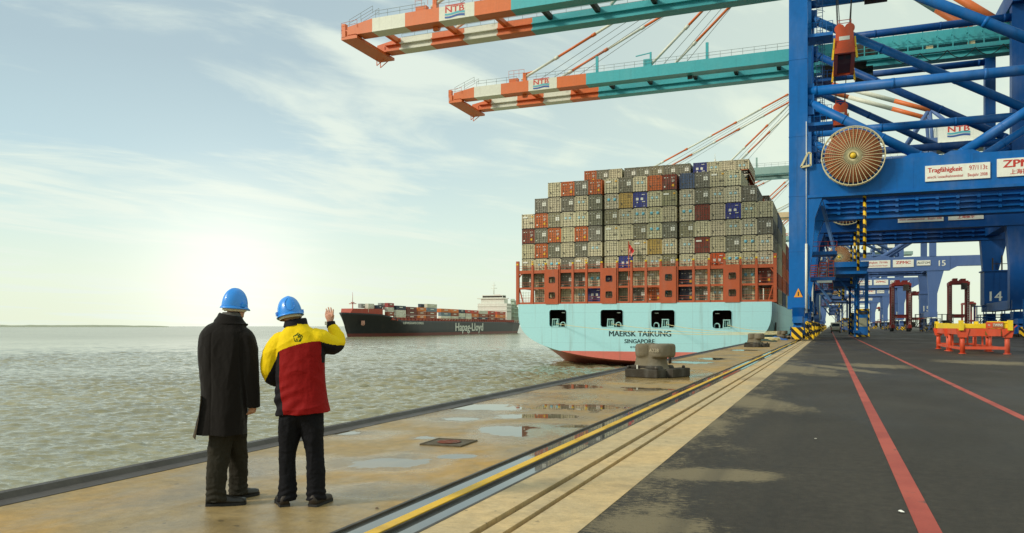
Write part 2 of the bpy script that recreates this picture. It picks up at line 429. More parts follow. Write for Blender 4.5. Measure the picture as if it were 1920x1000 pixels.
# tyre tracks and a cross joint or two
jt = t.m('LESS_THAN', t.m('ABSOLUTE', t.m('SUBTRACT', t.m('FRACT', t.m('DIVIDE', t.m('ADD', y, t.m('ADD', t.m('MULTIPLY', x, -0.03), 1.2)), 7.0)), 0.5)), 0.0022)
c = t.mix(t.m('MULTIPLY', jt, 0.6), c, (0.02, 0.018, 0.015, 1))
trk = t.noise(t.mapping(co, (2.2, 0.02, 1)), 1.0, 3, 0.5)
c = t.mix(t.m('MULTIPLY', t.ss(trk, 0.52, 0.7), 0.35), c, (0.028, 0.026, 0.023, 1))
t.put(b.inputs['Base Color'], c)
wetf = t.ss(t.noise(t.mapping(co, (0.12, 0.05, 1)), 1.0, 4, 0.6), 0.45, 0.62)
t.put(b.inputs['Roughness'], t.m('SUBTRACT', 0.70, t.m('MULTIPLY', wetf, 0.22)))
b.inputs['Specular IOR Level'].default_value = 0.30
bp = t.n('ShaderNodeBump'); bp.inputs['Strength'].default_value = 0.5; bp.inputs['Distance'].default_value = 0.01
t.put(bp.inputs['Height'], n_fin); t.put(b.inputs['Normal'], bp.outputs[0])
asphalt = m
strip('asphalt_yard', -1.755, 1500, -60, 3000, -0.5, 0.0, asphalt)

# painted lane lines
m, t, b = new_mat('red_line_paint')
co = t.n('ShaderNodeTexCoord').outputs['Object']
nf = t.noise(co, 60, 3, 0.75); nm = t.noise(t.mapping(co, (1, 0.5, 1)), 2.2, 6, 0.7)
c = t.mix(t.ss(t.noise(co, 0.7, 3, 0.5), 0.4, 0.65), S(160, 64, 50), S(180, 80, 62))
c = t.mix(t.ss(nm, 0.57, 0.66), c, S(88, 66, 58))
c = t.mix(t.m('MULTIPLY', t.ss(t.noise(co, 1.3, 4, 0.6), 0.62, 0.7), 0.5), c, S(206, 140, 110))
vv = t.m('ADD', 0.68, t.m('MULTIPLY', nf, 0.6)); c = t.mix(1.0, c, t.comb(vv, vv, vv), 'MULTIPLY')
t.put(b.inputs['Base Color'], c); b.inputs['Roughness'].default_value = 0.6
lines = MB()
for xc, wd, y1 in ((0.705, 0.165, 420), (3.04, 0.15, 150)):
    lines.box(xc - wd / 2, xc + wd / 2, -10, y1, -0.01, 0.004)
tag(lines.build('road_markings', m), kind='structure')

# ------------------------------------------------------------------ the sea
def sea_mesh():
    rng = np.random.default_rng(4)
    rings = [21.0]
    while rings[-1] < 230: rings.append(rings[-1] * 1.0028)
    while rings[-1] < 1500: rings.append(rings[-1] * 1.006)
    while rings[-1] < 40000: rings.append(rings[-1] * 1.06)
    rr = np.array(rings); th = np.radians(np.concatenate([np.linspace(-40, -21, 20), np.linspace(-20.8, 42, 760), np.linspace(42.5, 85, 50)])) + YAW
    T, RR = np.meshgrid(th, rr)
    X = -np.sin(T) * RR; Y = np.cos(T) * RR
    Zh = np.zeros_like(X); att = np.clip((1500 - RR) / 900, 0, 1)
    main = math.pi / 2 + YAW + R(4)
    for i in range(150):
        lam = 10 ** rng.uniform(math.log10(0.34), math.log10(7)); k = 2 * math.pi / lam
        d = main + rng.normal(0, 0.60); a = 0.0215 * lam ** 0.85 / (1 + (lam / 1.5) ** 1.1) * rng.uniform(0.5, 1.3)
        ph = k * (X * math.cos(d) + Y * math.sin(d)) + rng.uniform(0, 6.28)
        res = np.clip((lam - np.where(RR < 230, RR * 0.0028, RR * .006) * 2.0) / (lam * 0.5), 0, 1)
        s = 0.5 + 0.5 * np.sin(ph)
        Zh += a * res * (2 * s ** 2.2 - 0.70)
    gust = 0.75 + 0.35 * np.sin(X * 0.05 + 1.3 * np.sin(Y * 0.031)) * np.sin(Y * 0.043 + 0.7)
    Zh *= att * gust
    X = np.where(X > -7.0, np.minimum(X, -6.95), X)
    n0, n1 = X.shape
    vs = np.stack([X, Y, Zh + SEA], -1).reshape(-1, 3)
    idx = np.arange(n0 * n1).reshape(n0, n1)
    q = np.stack([idx[:-1, :-1], idx[:-1, 1:], idx[1:, 1:], idx[1:, :-1]], -1).reshape(-1, 4)
    keep = (vs[q][:, :, 0] < -6.96).any(1); q = q[keep]
    me = bpy.data.meshes.new('sea')
    me.vertices.add(len(vs)); me.vertices.foreach_set('co', vs.ravel())
    me.loops.add(q.size); me.loops.foreach_set('vertex_index', q.ravel())
    me.polygons.add(len(q)); me.polygons.foreach_set('loop_start', np.arange(0, q.size, 4)); me.polygons.foreach_set('loop_total', np.full(len(q), 4))
    me.polygons.foreach_set('use_smooth', np.ones(len(q), bool))
    me.update(calc_edges=True); me.validate(); return me
m, t, b = new_mat('sea_water')
co = t.n('ShaderNodeTexCoord').outputs['Object']
mud = t.noise(t.mapping(co, (0.02, 0.012, 1)), 1.0, 4, 0.6)
t.put(b.inputs['Base Color'], t.mix(t.ss(mud, 0.35, 0.65), S(128, 123, 90), S(154, 150, 120)))
dist = t.vm('LENGTH', co); t.put(b.inputs['Roughness'], t.m('ADD', 0.07, t.m('MULTIPLY', t.ss(dist, 80, 600), 0.15))); b.inputs['IOR'].default_value = 1.33; b.inputs['Specular IOR Level'].default_value = 1.0
bp = t.n('ShaderNodeBump'); bp.inputs['Strength'].default_value = 0.7; bp.inputs['Distance'].default_value = 0.05
rip = t.m('ADD', t.noise(t.mapping(co, (1.0, 0.5, 1), (0, 0, YAW), vtype='TEXTURE'), 2.4, 5, 0.65, 0.3), t.m('MULTIPLY', t.noise(t.mapping(co, (9, 3.6, 1), (0, 0, YAW), vtype='TEXTURE'), 1.0, 4, 0.6), 2.5))
t.put(bp.inputs['Height'], rip); t.put(b.inputs['Normal'], bp.outputs[0])
sea = bpy.data.objects.new('sea', sea_mesh()); C.objects.link(sea); sea.data.materials.append(m); tag(sea, kind='structure')

# low far shore, at the left edge of the view
sh = MB(); rnd = random.Random(3); ZS = 6000.0
def shp(u, z, d=0.0): return (u * (ZS + d) * CA - (ZS + d) * SA, u * (ZS + d) * SA + (ZS + d) * CA, z)
pts = [(-0.95 + i * 0.52 / 60, (7.5 + rnd.random() * 4.5) * min(1, (60 - i) / 12) ** .5 + .5) for i in range(61)]
for i in range(60):
    (u0, h0), (u1, h1) = pts[i], pts[i + 1]
    sh.add([shp(u0, SEA - 3), shp(u1, SEA - 3), shp(u1, h1), shp(u0, h0), shp(u0, SEA - 3, 300), shp(u1, SEA - 3, 300), shp(u1, h1, 300), shp(u0, h0, 300)], [(0, 1, 2, 3), (3, 2, 6, 7), (5, 4, 7, 6)])
tag(sh.build('distant_shore_terrain', paint('shore_haze', S(190, 198, 182), 0.9, 0.4)), kind='structure')  # the haze over the far land is put into this pale colour
# ------------------------------------------------------------------ containers
def container_mats():
    m, t, b = new_mat('container_paint')
    oi = t.n('ShaderNodeObjectInfo'); co = t.n('ShaderNodeTexCoord').outputs['Object']
    rnd_ = oi.outputs['Random']
    co2 = t.vm('ADD', co, t.comb(t.m('MULTIPLY', rnd_, 37.0), t.m('MULTIPLY', rnd_, 91.0), t.m('MULTIPLY', rnd_, 53.0)))
    big = t.noise(co2, 0.7, 5, 0.6); stv = t.noise(t.mapping(co2, (3.0, 3.0, 0.25)), 1.0, 5, 0.62); gr = t.noise(co2, 6, 4, 0.6)
    c = t.mix(t.m('MULTIPLY', t.ss(big, 0.42, 0.75), 0.3), oi.outputs['Color'], t.mix(0.5, oi.outputs['Color'], (0.45, 0.42, 0.33, 1)))
    c = t.mix(t.m('MULTIPLY', t.ss(stv, 0.56, 0.74), 0.55), c, (0.16, 0.10, 0.055, 1))
    vv = t.m('ADD', 0.78, t.m('MULTIPLY', gr, 0.42)); c = t.mix(1.0, c, t.comb(vv, vv, vv), 'MULTIPLY')
    rs = t.m('MULTIPLY', t.ss(t.noise(co2, 2.6, 6, 0.7), 0.58, 0.66), t.m('MULTIPLY', t.ss(rnd_, 0.25, 0.95), 0.75)); c = t.mix(rs, c, (0.14, 0.07, 0.03, 1))
    t.put(b.inputs['Base Color'], c); b.inputs['Roughness'].default_value = 0.55; b.inputs['Specular IOR Level'].default_value = 0.3
    return m
cont_m = container_mats()
cont_dark = paint('container_edge', S(46, 42, 34), 0.7, 0.4)
rodm = paint('container_rod', S(92, 88, 74), 0.6, 0.3)
logo_blue = paint('star_square_blue', S(120, 190, 205), 0.5, 0.1)
mark_white = paint('container_white_mark', S(232, 230, 214), 0.5, 0.15)
mark_yellow = paint('container_yellow_mark', S(226, 170, 40), 0.5, 0.15)
CW, CH, CL = 2.42, 2.65, 12.19
def cont_mesh(kind, L=CL, Wd=CW, H=CH, sides=True):
    """origin at the middle of the bottom of the door end; the door end faces -Y"""
    M_ = MB(); h = Wd / 2
    # corrugated shell
    M_.box(-h + .03, h - .03, 0.05, L - .05, 0.06, H - .02, 0)
    if sides:
        n = 30
        for sx in (-1, 1):
            for i in range(n):
                y0 = 0.35 + (L - .7) * i / n; M_.box(sx * (h - .03) - .018, sx * (h - .03) + .018, y0, y0 + (L - .7) / n * 0.5, 0.2, H - .16, 0)
    # frame: corner posts, header, sill
    for sx in (-1, 1):
        M_.box(sx * h - (0.13 if sx > 0 else 0), sx * h + (0 if sx > 0 else 0.13), -0.01, 0.16, 0.0, H, 0)
        M_.box(sx * h - (0.13 if sx > 0 else 0), sx * h + (0 if sx > 0 else 0.13), L - .16, L, 0.0, H, 0)
        for z in (0.0, H - .12):
            M_.box(sx * h - (0.17 if sx > 0 else -0.005), sx * h + (0.005 if sx > 0 else 0.17), -0.015, 0.17, z - .002, z + .12, 1)
            M_.box(min(sx * h, sx * (h - .08)), max(sx * h, sx * (h - .08)), 0.17, L - .17, z, z + .10, 0)
    M_.box(-h + .17, h - .17, -0.005, 0.1, H - .13, H - .005, 0); M_.box(-h + .17, h - .17, -0.005, 0.1, 0.0, 0.14, 1)
    M_.box(-0.018, 0.018, 0.03, 0.06, 0.14, H - .13, 1)
    # door corrugation lines and lock rods
    for z in (0.55, 0.98, 1.42, 1.86, 2.2):
        M_.box(-h + .14, h - .14, 0.03, 0.052, z - .018, z + .018, 2)
    for x in (-0.86, -0.36, 0.36, 0.86):
        M_.tube((x, 0.02, 0.1), (x, 0.02, H - .08), 0.024, 5, 2)
        for z in (0.16, 1.05, H - .2): M_.box(x - .06, x + .06, -0.01, 0.03, z, z + .10, 2)
        M_.box(x - .03, x + .17, -0.012, 0.02, 0.92, 0.98, 2)
    def sq(x, z, s, mi): M_.box(x - s / 2, x + s / 2, -0.016, 0.03, z - s / 2, z + s / 2, mi)
    if kind == 'star':
        for x in (-0.40, 0.36):
            sq(x, 1.60, 0.34, 3)
            pts = []
            for k in range(14):
                a = math.pi * k / 7; r = 0.15 if k % 2 == 0 else 0.06
                pts.append((x + r * math.sin(a), 1.60 + r * math.cos(a)))
            M_.prism(pts, 'y', -0.024, -0.016, 4)
        for k in range(4): M_.box(0.45 + (k % 2) * .2, 0.6 + (k % 2) * .2, -0.012, 0.03, 2.1 + k // 2 * .12, 2.16 + k // 2 * .12, 2)
    elif kind == 'quad':
        for i in range(2):
            for k in range(2): M_.box(0.22 + i * .36, 0.52 + i * .36, -0.016, 0.03, 1.26 + k * .34, 1.55 + k * .34, 4)
        for x in (-0.8, -0.25, 0.5, 0.8): M_.box(x - .1, x + .1, -0.014, 0.03, 2.08, 2.16, 4)
        M_.box(-0.95, -0.75, -0.014, 0.03, 0.5, 0.62, 4); M_.box(0.45, 0.65, -0.014, 0.03, 0.4, 0.46, 4)
    elif kind == 'text':
        for x, z, wd, ht in ((-0.75, 2.12, .26, .10), (-0.3, 2.12, .18, .08), (0.45, 2.16, .30, .07), (0.78, 2.16, .16, .07), (0.5, 2.0, .2, .05), (0.62, 1.7, .42, .06), (0.62, 1.55, .42, .06), (0.55, 1.4, .3, .06), (-0.78, 0.62, .22, .24)):
            M_.box(x - wd / 2, x + wd / 2, -0.016, 0.03, z - ht / 2, z + ht / 2, 4)
        M_.box(0.42, 0.78, -0.018, 0.03, 0.62, 1.0, 5)
    elif kind == 'squares':
        for x in (-0.48, 0.32): sq(x, 1.52, 0.42, 4)
        for x, z, wd, ht in ((0.55, 2.25, .5, .1), (0.6, 1.05, .5, .12), (-0.48, 0.95, .2, .2), (-0.8, 0.3, .3, .08), (0.7, 0.3, .3, .08)): M_.box(x - wd / 2, x + wd / 2, -0.016, 0.03, z - ht / 2, z + ht / 2, 4)
    elif kind == 'label':
        M_.box(-1.0, -0.1, -0.016, 0.03, 1.95, 2.2, 4); M_.box(0.2, 0.95, -0.016, 0.03, 1.1, 1.2, 2); M_.box(0.2, 0.8, -0.016, 0.03, 0.9, 0.98, 2); M_.box(0.62, 0.98, -0.016, 0.03, 2.05, 2.25, 5)
    elif kind == 'round':
        for x in (-.52, .52): M_.lathe([(.02, -.016), (.26, -.016), (.26, .03)], (x, 0, 1.7), 'y', 14, 3, caps=False)
        M_.box(0.3, 0.95, -0.016, 0.03, 2.15, 2.22, 2); M_.box(-.95, -.4, -0.016, 0.03, 0.5, 0.58, 4)
    else:
        for x, z, wd, ht in ((0.6, 2.15, .4, .06), (-0.7, 0.8, .16, .2), (0.55, 1.9, .2, .05)): M_.box(x - wd / 2, x + wd / 2, -0.014, 0.03, z - ht / 2, z + ht / 2, 2)
    return M_.mesh('container_' + kind, [cont_m, cont_dark, rodm, logo_blue, mark_white, mark_yellow])
CM = {k: cont_mesh(k) for k in ('star', 'quad', 'text', 'squares', 'plain', 'label', 'round')}
PAL = {'g': ('light grey', S(212, 202, 166), 'star', 'two pale blue star squares'), 'p': ('light grey', S(208, 198, 160), 'plain', 'no large marks'),
       'G': ('dark grey', S(132, 129, 110), 'quad', 'four white squares'), 'o': ('olive grey', S(150, 144, 112), 'quad', 'four white squares'),
       'r': ('orange red', S(196, 100, 46), 'text', 'white text and a yellow patch'), 'm': ('maroon', S(136, 64, 46), 'text', 'white text and a yellow patch'),
       'b': ('blue', S(52, 62, 140), 'squares', 'two white squares'), 's': ('steel blue', S(78, 96, 122), 'plain', 'small white marks'),
       'y': ('ochre', S(200, 164, 88), 'plain', 'rust streaks'), 'n': ('navy', S(44, 46, 66), 'text', 'white text'),
       'O': ('bright orange', S(224, 96, 42), 'squares', 'two white squares'), 'w': ('rust streaked grey', S(204, 192, 154), 'plain', 'rust streaks')}
# one string a tier, a letter a column from the port side (left) to the quay side
TIERS = {8: '..prGrpGgrmsGpg..',
         7: '.GpGgGgybgogGggG.',
         6: 'groggGogppg'[:8] + 'gppg' + 'mwbgp',
         5: 'mGrprGggopGogwggG',
         4: 'prGpGgppgyggmpGpg',
         3: 'gggGgGpbpgogpOggg',
         2: 'GopGGgboggpnggpgm',
         1: '.gppgbgoGrpnGgpg.'}
assert all(len(v) == 17 for v in TIERS.values()), {k: len(v) for k, v in TIERS.items()}
SHIP_Y, CONT_Y, DECK_Z = 132.4, 133.7, 5.5
PITCH = 2.475
def col_x(c):           # c = 0..16, the middle of a column of containers
    return -51.3 + PITCH * (c + 0.5) + (0.45 if c > 5 else 0) + (0.45 if c > 10 else 0)
ORD = ['first', 'second', 'third', 'fourth', 'fifth', 'sixth', 'seventh', 'eighth', 'ninth', 'tenth', 'eleventh', 'twelfth', 'thirteenth', 'fourteenth', 'fifteenth', 'sixteenth', 'seventeenth']
rng = random.Random(11)
def jig(c, k=0.12):
    f = 1 + rng.uniform(-k, k); return (min(1, c[0] * f), min(1, c[1] * f * (1 + rng.uniform(-.03, .03))), min(1, c[2] * f * (1 + rng.uniform(-.06, .06))), 1)
def put_container(code, x, y, z, label, group, rz=0):
    nm, colr, kind, desc = PAL[code]
    if code in 'gp' and rng.random() < .38: kind = rng.choice(('label', 'round', 'plain'))
    elif code in 'rmo' and rng.random() < .4: kind = rng.choice(('label', 'squares', 'plain'))
    o = bpy.data.objects.new('shipping_container', CM[kind]); C.objects.link(o)
    o.location = (x, y, z); o.rotation_euler.z = rz; o.color = jig(colr)
    return tag(o, f'{nm} container, {label}', 'container', group)
for tier, row in TIERS.items():
    for c, code in enumerate(row):
        if code == '.': continue
        put_container(code, col_x(c) + rng.uniform(-.015, .015), CONT_Y + rng.uniform(-.04, .04), DECK_Z + (tier - 1) * 2.685,
                      f'{ORD[tier-1]} tier up and {ORD[c]} column from left in the stern stack', 'containers stacked on the stern of the big ship')
B2 = '...rGpGGoGGbgpg..'
for c, code in enumerate(B2):
    if code == '.': continue
    for tier in (9, 10):
        put_container(code if tier == 10 else 'gG'[c % 2], col_x(c), CONT_Y + 14.2, DECK_Z - .9 + (tier - 1) * 2.685,
                      f'{ORD[tier-1]} tier up, {ORD[c]} column from left behind the stern stack', 'containers stacked behind the stern stack')
for bay in range(1, 5):
    yb = CONT_Y + bay * 14.2
    hmax = {1: {16: 6, 15: 7, 14: 9}, 2: {16: 6, 15: 8}, 3: {16: 5, 15: 7}, 4: {16: 5}}[bay]
    for c, h in hmax.items():
        for tier in range(1 if c == 16 else h - 2, h + 1):
            code = rng.choice('gpGGomrpsr')
            put_container(code, col_x(c), yb, DECK_Z + (tier - 1) * 2.685,
                          f'{ORD[tier-1]} tier, {ORD[16-c]} column from the quay, {ORD[bay]} stack behind the stern', 'containers along the quay side of the big ship')

# ------------------------------------------------------------------ the big container ship at the quay
m, t, b = new_mat('hull_paint')
co = t.n('ShaderNodeTexCoord').outputs['Object']; x, y, z = t.sep(co); z = t.m('ADD', z, SEA)
stv = t.noise(t.mapping(co, (0.8, 0.8, 0.05)), 1.0, 5, 0.6); big = t.noise(co, 0.12, 5, 0.6); gr = t.noise(co, 3, 4, 0.6)
c = t.mix(t.m('MULTIPLY', t.ss(big, 0.4, 0.7), 0.25), S(176, 228, 230), S(184, 230, 228))
red = t.mix(t.ss(big, 0.4, 0.65), S(214, 116, 100), S(222, 130, 114)); red = t.mix(t.m('MULTIPLY', t.m('SUBTRACT', 1.0, t.ss(z, -4.9, -3.9)), 0.6), red, S(150, 58, 40))
c = t.mix(t.m('LESS_THAN', z, -2.72), c, red)
c = t.mix(t.m('MULTIPLY', t.ss(stv, 0.54, 0.76), 0.34), c, (0.20, 0.14, 0.08, 1))
vv = t.m('ADD', 0.93, t.m('MULTIPLY', gr, 0.14)); c = t.mix(1.0, c, t.comb(vv, vv, vv), 'MULTIPLY')
seam = t.m('LESS_THAN', t.m('ABSOLUTE', t.m('SUBTRACT', t.m('FRACT', t.m('DIVIDE', z, 2.6)), 0.5)), 0.006)
c = t.mix(t.m('MULTIPLY', t.m('MAXIMUM', seam, t.m('LESS_THAN', t.m('ABSOLUTE', t.m('SUBTRACT', t.m('FRACT', t.m('DIVIDE', x, 6.1)), 0.5)), 0.004)), 0.30), c, (0.1, 0.12, 0.12, 1))
t.put(b.inputs['Base Color'], c); b.inputs['Roughness'].default_value = 0.42; b.inputs['Specular IOR Level'].default_value = 0.35
hull_m = m
XC = -29.95; HB = 21.5; DZ = 5.45
ship = empty('container_ship', (XC, SHIP_Y, SEA), 0, 'huge container ship moored at the quay with pale blue stern under stacked containers', 'ship')
def L_(x, y, z): return (x - XC, y - SHIP_Y, z - SEA)
def wid(z, zb, a, b_):
    u = min(1, max(0, (DZ - z) / (DZ - zb))); return HB * max(0.0, 1 - u ** a) ** (1 / b_)
stations = [(0, -4.3, 3.8, 1.6, 1), (3, -4.9, 3.9, 1.6, 1), (8, -5.9, 4.2, 1.7, 1), (16, -8, 5, 1.8, 1), (30, -12, 7, 2.2, 1), (60, -17, 14, 3, 1), (180, -18, 20, 3, 1), (240, -18, 9, 2, 0.75), (285, -18, 4, 1.5, 0.15)]
NZ = 40
hm = MB(); vs = []; cols = 2 * NZ + 1
for (s, zb, a, b_, k) in stations:
    ring = []
    for i in range(NZ + 1):
        q = i / NZ; z = DZ + (zb - DZ) * (1 - (1 - q) ** 1.5) ; ring.append((wid(z, zb, a, b_) * k, z))
    vs += [L_(XC - w_, SHIP_Y + s, z) for w_, z in ring] + [L_(XC + w_, SHIP_Y + s, z) for w_, z in reversed(ring[:-1])]
fs = []
for i in range(len(stations) - 1):
    for j in range(cols - 1): fs.append((i * cols + j, i * cols + j + 1, (i + 1) * cols + j + 1, (i + 1) * cols + j))
hm.add(vs, fs, 0, True)
for i in range(len(stations) - 1): hm.add([vs[i * cols], vs[i * cols + cols - 1], vs[(i + 1) * cols + cols - 1], vs[(i + 1) * cols]], [(0, 1, 2, 3)])
hull = hm.build('hull', hull_m, ship)

# the object coordinates of the paint are the ship's own: shift the boot top line with it
# transom plate with the four mooring openings cut out
openings = []
for (x0, x1, y0, y1) in ((1030, 1062, 581, 613), (1126, 1168, 581, 613.5), (1221, 1265, 581.5, 614.5), (1336, 1372, 582, 616)):
    def XZ(px, py):
        r_ = (px - 960) / 1496; Zc = SHIP_Y / (CA + SA * r_); return (r_ * Zc * CA - Zc * SA, EYE + (612 - py) * Zc / 1496)
    a_, b2 = XZ(x0, y1), XZ(x1, y0); openings.append((a_[0], b2[0], a_[1], b2[1]))
def fill_with_holes(outer, holes):
    cu = bpy.data.curves.new('f', 'CURVE'); cu.dimensions = '2D'; cu.fill_mode = 'BOTH'
    for lp in [outer] + holes:
        sp = cu.splines.new('POLY'); sp.points.add(len(lp) - 1); sp.use_cyclic_u = True
        for p, (u, v) in zip(sp.points, lp): p.co = (u, v, 0, 1)
    o = bpy.data.objects.new('f', cu); C.objects.link(o)
    dg = bpy.context.evaluated_depsgraph_get(); dg.update()
    me = bpy.data.meshes.new_from_object(o.evaluated_get(dg))
    bpy.data.objects.remove(o); bpy.data.curves.remove(cu); return me
def rrect(x0, x1, z0, z1, r, n=5):
    out = []
    for cx, cz, a0 in ((x1 - r, z1 - r, 0), (x0 + r, z1 - r, 90), (x0 + r, z0 + r, 180), (x1 - r, z0 + r, 270)):
        for i in range(n + 1):
            a = R(a0 + 90 * i / n); out.append((cx + r * math.cos(a), cz + r * math.sin(a)))
    return out
ring0 = vs[:cols]
outer = [(v[0], v[2]) for v in ring0]
holes = [[(u - XC, v - SEA) for u, v in rrect(x0, x1, z0, z1, 0.42)] for x0, x1, z0, z1 in openings]
me = fill_with_holes(outer, holes)
for v in me.vertices: v.co = (v.co.x, 0.0, v.co.y)
me.materials.clear(); me.materials.append(hull_m); me.name = 'transom'
tr = bpy.data.objects.new('transom', me); C.objects.link(tr); tr.parent = ship
# the mooring deck behind the openings
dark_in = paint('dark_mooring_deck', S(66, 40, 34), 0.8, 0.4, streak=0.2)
pale_cy = paint('pale_cyan_fitting', S(172, 216, 208), 0.5, 0.25)
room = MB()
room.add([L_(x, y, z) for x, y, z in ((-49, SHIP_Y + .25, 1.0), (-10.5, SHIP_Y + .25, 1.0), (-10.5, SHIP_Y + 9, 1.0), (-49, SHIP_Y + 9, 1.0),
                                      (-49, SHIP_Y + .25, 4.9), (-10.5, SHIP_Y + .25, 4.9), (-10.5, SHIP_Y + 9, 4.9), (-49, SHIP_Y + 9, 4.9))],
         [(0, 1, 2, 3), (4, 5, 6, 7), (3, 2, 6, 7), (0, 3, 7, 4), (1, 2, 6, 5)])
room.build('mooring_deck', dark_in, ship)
for k, (x0, x1, z0, z1) in enumerate(openings):
    f = MB()
    rim = rrect(x0, x1, z0, z1, 0.42); rim_o = rrect(x0 - .09, x1 + .09, z0 - .09, z1 + .09, 0.5)
    n = len(rim)
    f.add([L_(u, SHIP_Y - .05, v) for u, v in rim_o] + [L_(u, SHIP_Y - .05, v) for u, v in rim] + [L_(u, SHIP_Y + .3, v) for u, v in rim] + [L_(u, SHIP_Y, v) for u, v in rim_o],
          [(i, (i + 1) % n, n + (i + 1) % n, n + i) for i in range(n)] + [(n + i, n + (i + 1) % n, 2 * n + (i + 1) % n, 2 * n + i) for i in range(n)] + [(3 * n + i, 3 * n + (i + 1) % n, (i + 1) % n, i) for i in range(n)])
    f.build('opening_rim', hull_m, ship)
    wdt = x1 - x0
    # fairlead frame (open box with roller) and the round-topped chock beside it
    fx = x0 + wdt * (0.30, 0.42, 0.58, 0.72)[k]; cx = x0 + wdt * (0.76, 0.78, 0.20, 0.22)[k]
    r_ = MB()
    for sx in (-.62, .5): r_.prism([(fx + sx, z0), (fx + sx + .14, z0), (fx + sx + .14 + (.1 if sx < 0 else -.1), z0 + 1.35), (fx + sx + (.1 if sx < 0 else -.1), z0 + 1.35)], 'y', SHIP_Y + .35, SHIP_Y + 1.1)
    r_.box(fx - .56, fx + .58, SHIP_Y + .3, SHIP_Y + 1.15, z0 + 1.28, z0 + 1.42); r_.box(fx - .6, fx + .62, SHIP_Y + .4, SHIP_Y + 1.1, z0 + .02, z0 + .2)
    for sx in (-.2, .2): r_.tube((fx + sx, SHIP_Y + .7, z0 + .2), (fx + sx, SHIP_Y + .7, z0 + 1.3), 0.11, 8)
    fr = r_; fr.v = [L_(*v) for v in fr.v]; fr.build('fairlead', pale_cy, ship)
    a_ = MB(); pts = [(cx + .42 * math.cos(R(d)), SHIP_Y + .45, z0 + .42 + .38 * math.sin(R(d))) for d in range(0, 181, 20)]
    a_.path([(cx + .42, SHIP_Y + .45, z0)] + pts + [(cx - .42, SHIP_Y + .45, z0)], 0.10, 6)
    a_.v = [L_(*v) for v in a_.v]; a_.build('chock', pale_cy, ship)
    lp = MB().box(cx - .3, cx + .3, SHIP_Y + .6, SHIP_Y + .75, z1 - .55, z1 - .45); lp.v = [L_(*v) for v in lp.v]; lp.build('deck_lamp', white_paint, ship)
ink = paint('dark_green_lettering', S(34, 62, 64), 0.5, 0.1)
def pxz(px, py, Y=SHIP_Y - .03):
    r_ = (px - 960) / 1496; Zc = Y / (CA + SA * r_); return Vector((r_ * Zc * CA - Zc * SA, Y, EYE + (612 - py) * Zc / 1496))
for body, xa, xb, yc, hgt, bold in (('MAERSK TAIKUNG', 1142, 1258, 626.5, 10.5, .03), ('SINGAPORE', 1171, 1227, 640.5, 7.8, .02), ('IMO 9334662', 1182, 1226, 651.5, 3.6, .0)):
    p0, p1 = pxz(xa, yc), pxz(xb, yc); Zc = SHIP_Y / (CA + SA * ((xa + xb) / 2 - 960) / 1496)
    text_obj('ship_name' if hgt > 10 else ('home_port' if hgt > 5 else 'registry_number'), body, hgt / 1496 * Zc / 0.72, L_(*((p0 + p1) / 2)), FACE_S, ink, ship, 0.012, p1.x - p0.x, bold)

# lashing bridge
lash = paint('lashing_red', S(184, 88, 48), 0.5, 0.3, (0.12, 0.07, 0.05, 1), 0.6)
LY0, LY1 = SHIP_Y + .05, SHIP_Y + .85
bnd = [col_x(0) - PITCH / 2] + [(col_x(c) + col_x(c + 1)) / 2 for c in range(16)] + [col_x(16) + PITCH / 2]
bnd[0] -= 0.35; bnd[-1] += 0.35
def lm(): return MB()
def lb(mb, name, mat, parent): mb.v = [L_(*v) for v in mb.v]; return mb.build(name, mat, parent)
PAN = (2, 6, 10, 14)
for i, xb in enumerate(bnd):
    p = lm(); wd = .20 if 0 < i < 17 else .26
    p.box(xb - wd, xb + wd, LY0, LY0 + .5, DECK_Z - .1, 12.1 if 0 < i < 17 else 13.1)
    p.box(xb - wd * .7, xb + wd * .7, LY0 + .05, LY0 + .45, 12.1, 12.4)
    po = lb(p, 'lashing_post', lash, ship)
    y_ = lm().box(xb - .16, xb + .16, LY0 - .03, LY0 + .42, 12.4, 12.66); lb(y_, 'post_cap', yellow_paint, po)
for zc, hh in ((11.15, .28), (8.25, .16), (5.6, .2)):
    q = lm().box(bnd[0] + .26, bnd[-1] - .26, LY0 + .10, LY1, zc - hh, zc + hh); lb(q, 'cross_beam', lash, ship)
for zc in (9.25, 8.85, 6.6, 6.2, 12.2, 11.85):
    q = lm().box(bnd[0] + .26, bnd[-1] - .26, LY0 + .2, LY0 + .24, zc - .025, zc + .025); lb(q, 'guard_rail', lash, ship)
for c in PAN:
    x0, x1 = bnd[c] + .20, bnd[c + 1] - .20; xm = (x0 + x1) / 2
    x0 -= .12; x1 += .12
    me = fill_with_holes([(x0, DECK_Z - .1), (x1, DECK_Z - .1), (x1, 11.5), (x0, 11.5)], [rrect(xm - .5, xm + .5, z - .48, z + .48, .16) for z in (9.65, 6.95)])
    for v in me.vertices: v.co = L_(v.co.x, LY0 - .01, v.co.y)
    me.materials.clear(); me.materials.append(lash); me.name = 'panel'
    po = bpy.data.objects.new('bridge_panel', me); C.objects.link(po); po.parent = ship
    sm_ = po.modifiers.new('thick', 'SOLIDIFY'); sm_.thickness = 0.3; sm_.offset = 0
    for z in (9.65, 6.95):
        r_ = rrect(xm - .5, xm + .5, z - .48, z + .48, .16); ro = rrect(xm - .58, xm + .58, z - .56, z + .56, .2); n = len(r_)
        f = lm().add([(u, LY0 - .2, v) for u, v in ro] + [(u, LY0 - .2, v) for u, v in r_] + [(u, LY0 + .1, v) for u, v in r_], [(i, (i + 1) % n, n + (i + 1) % n, n + i) for i in range(n)] + [(n + i, n + (i + 1) % n, 2 * n + (i + 1) % n, 2 * n + i) for i in range(n)])
        lb(f, 'panel_window_frame', cont_dark, po)
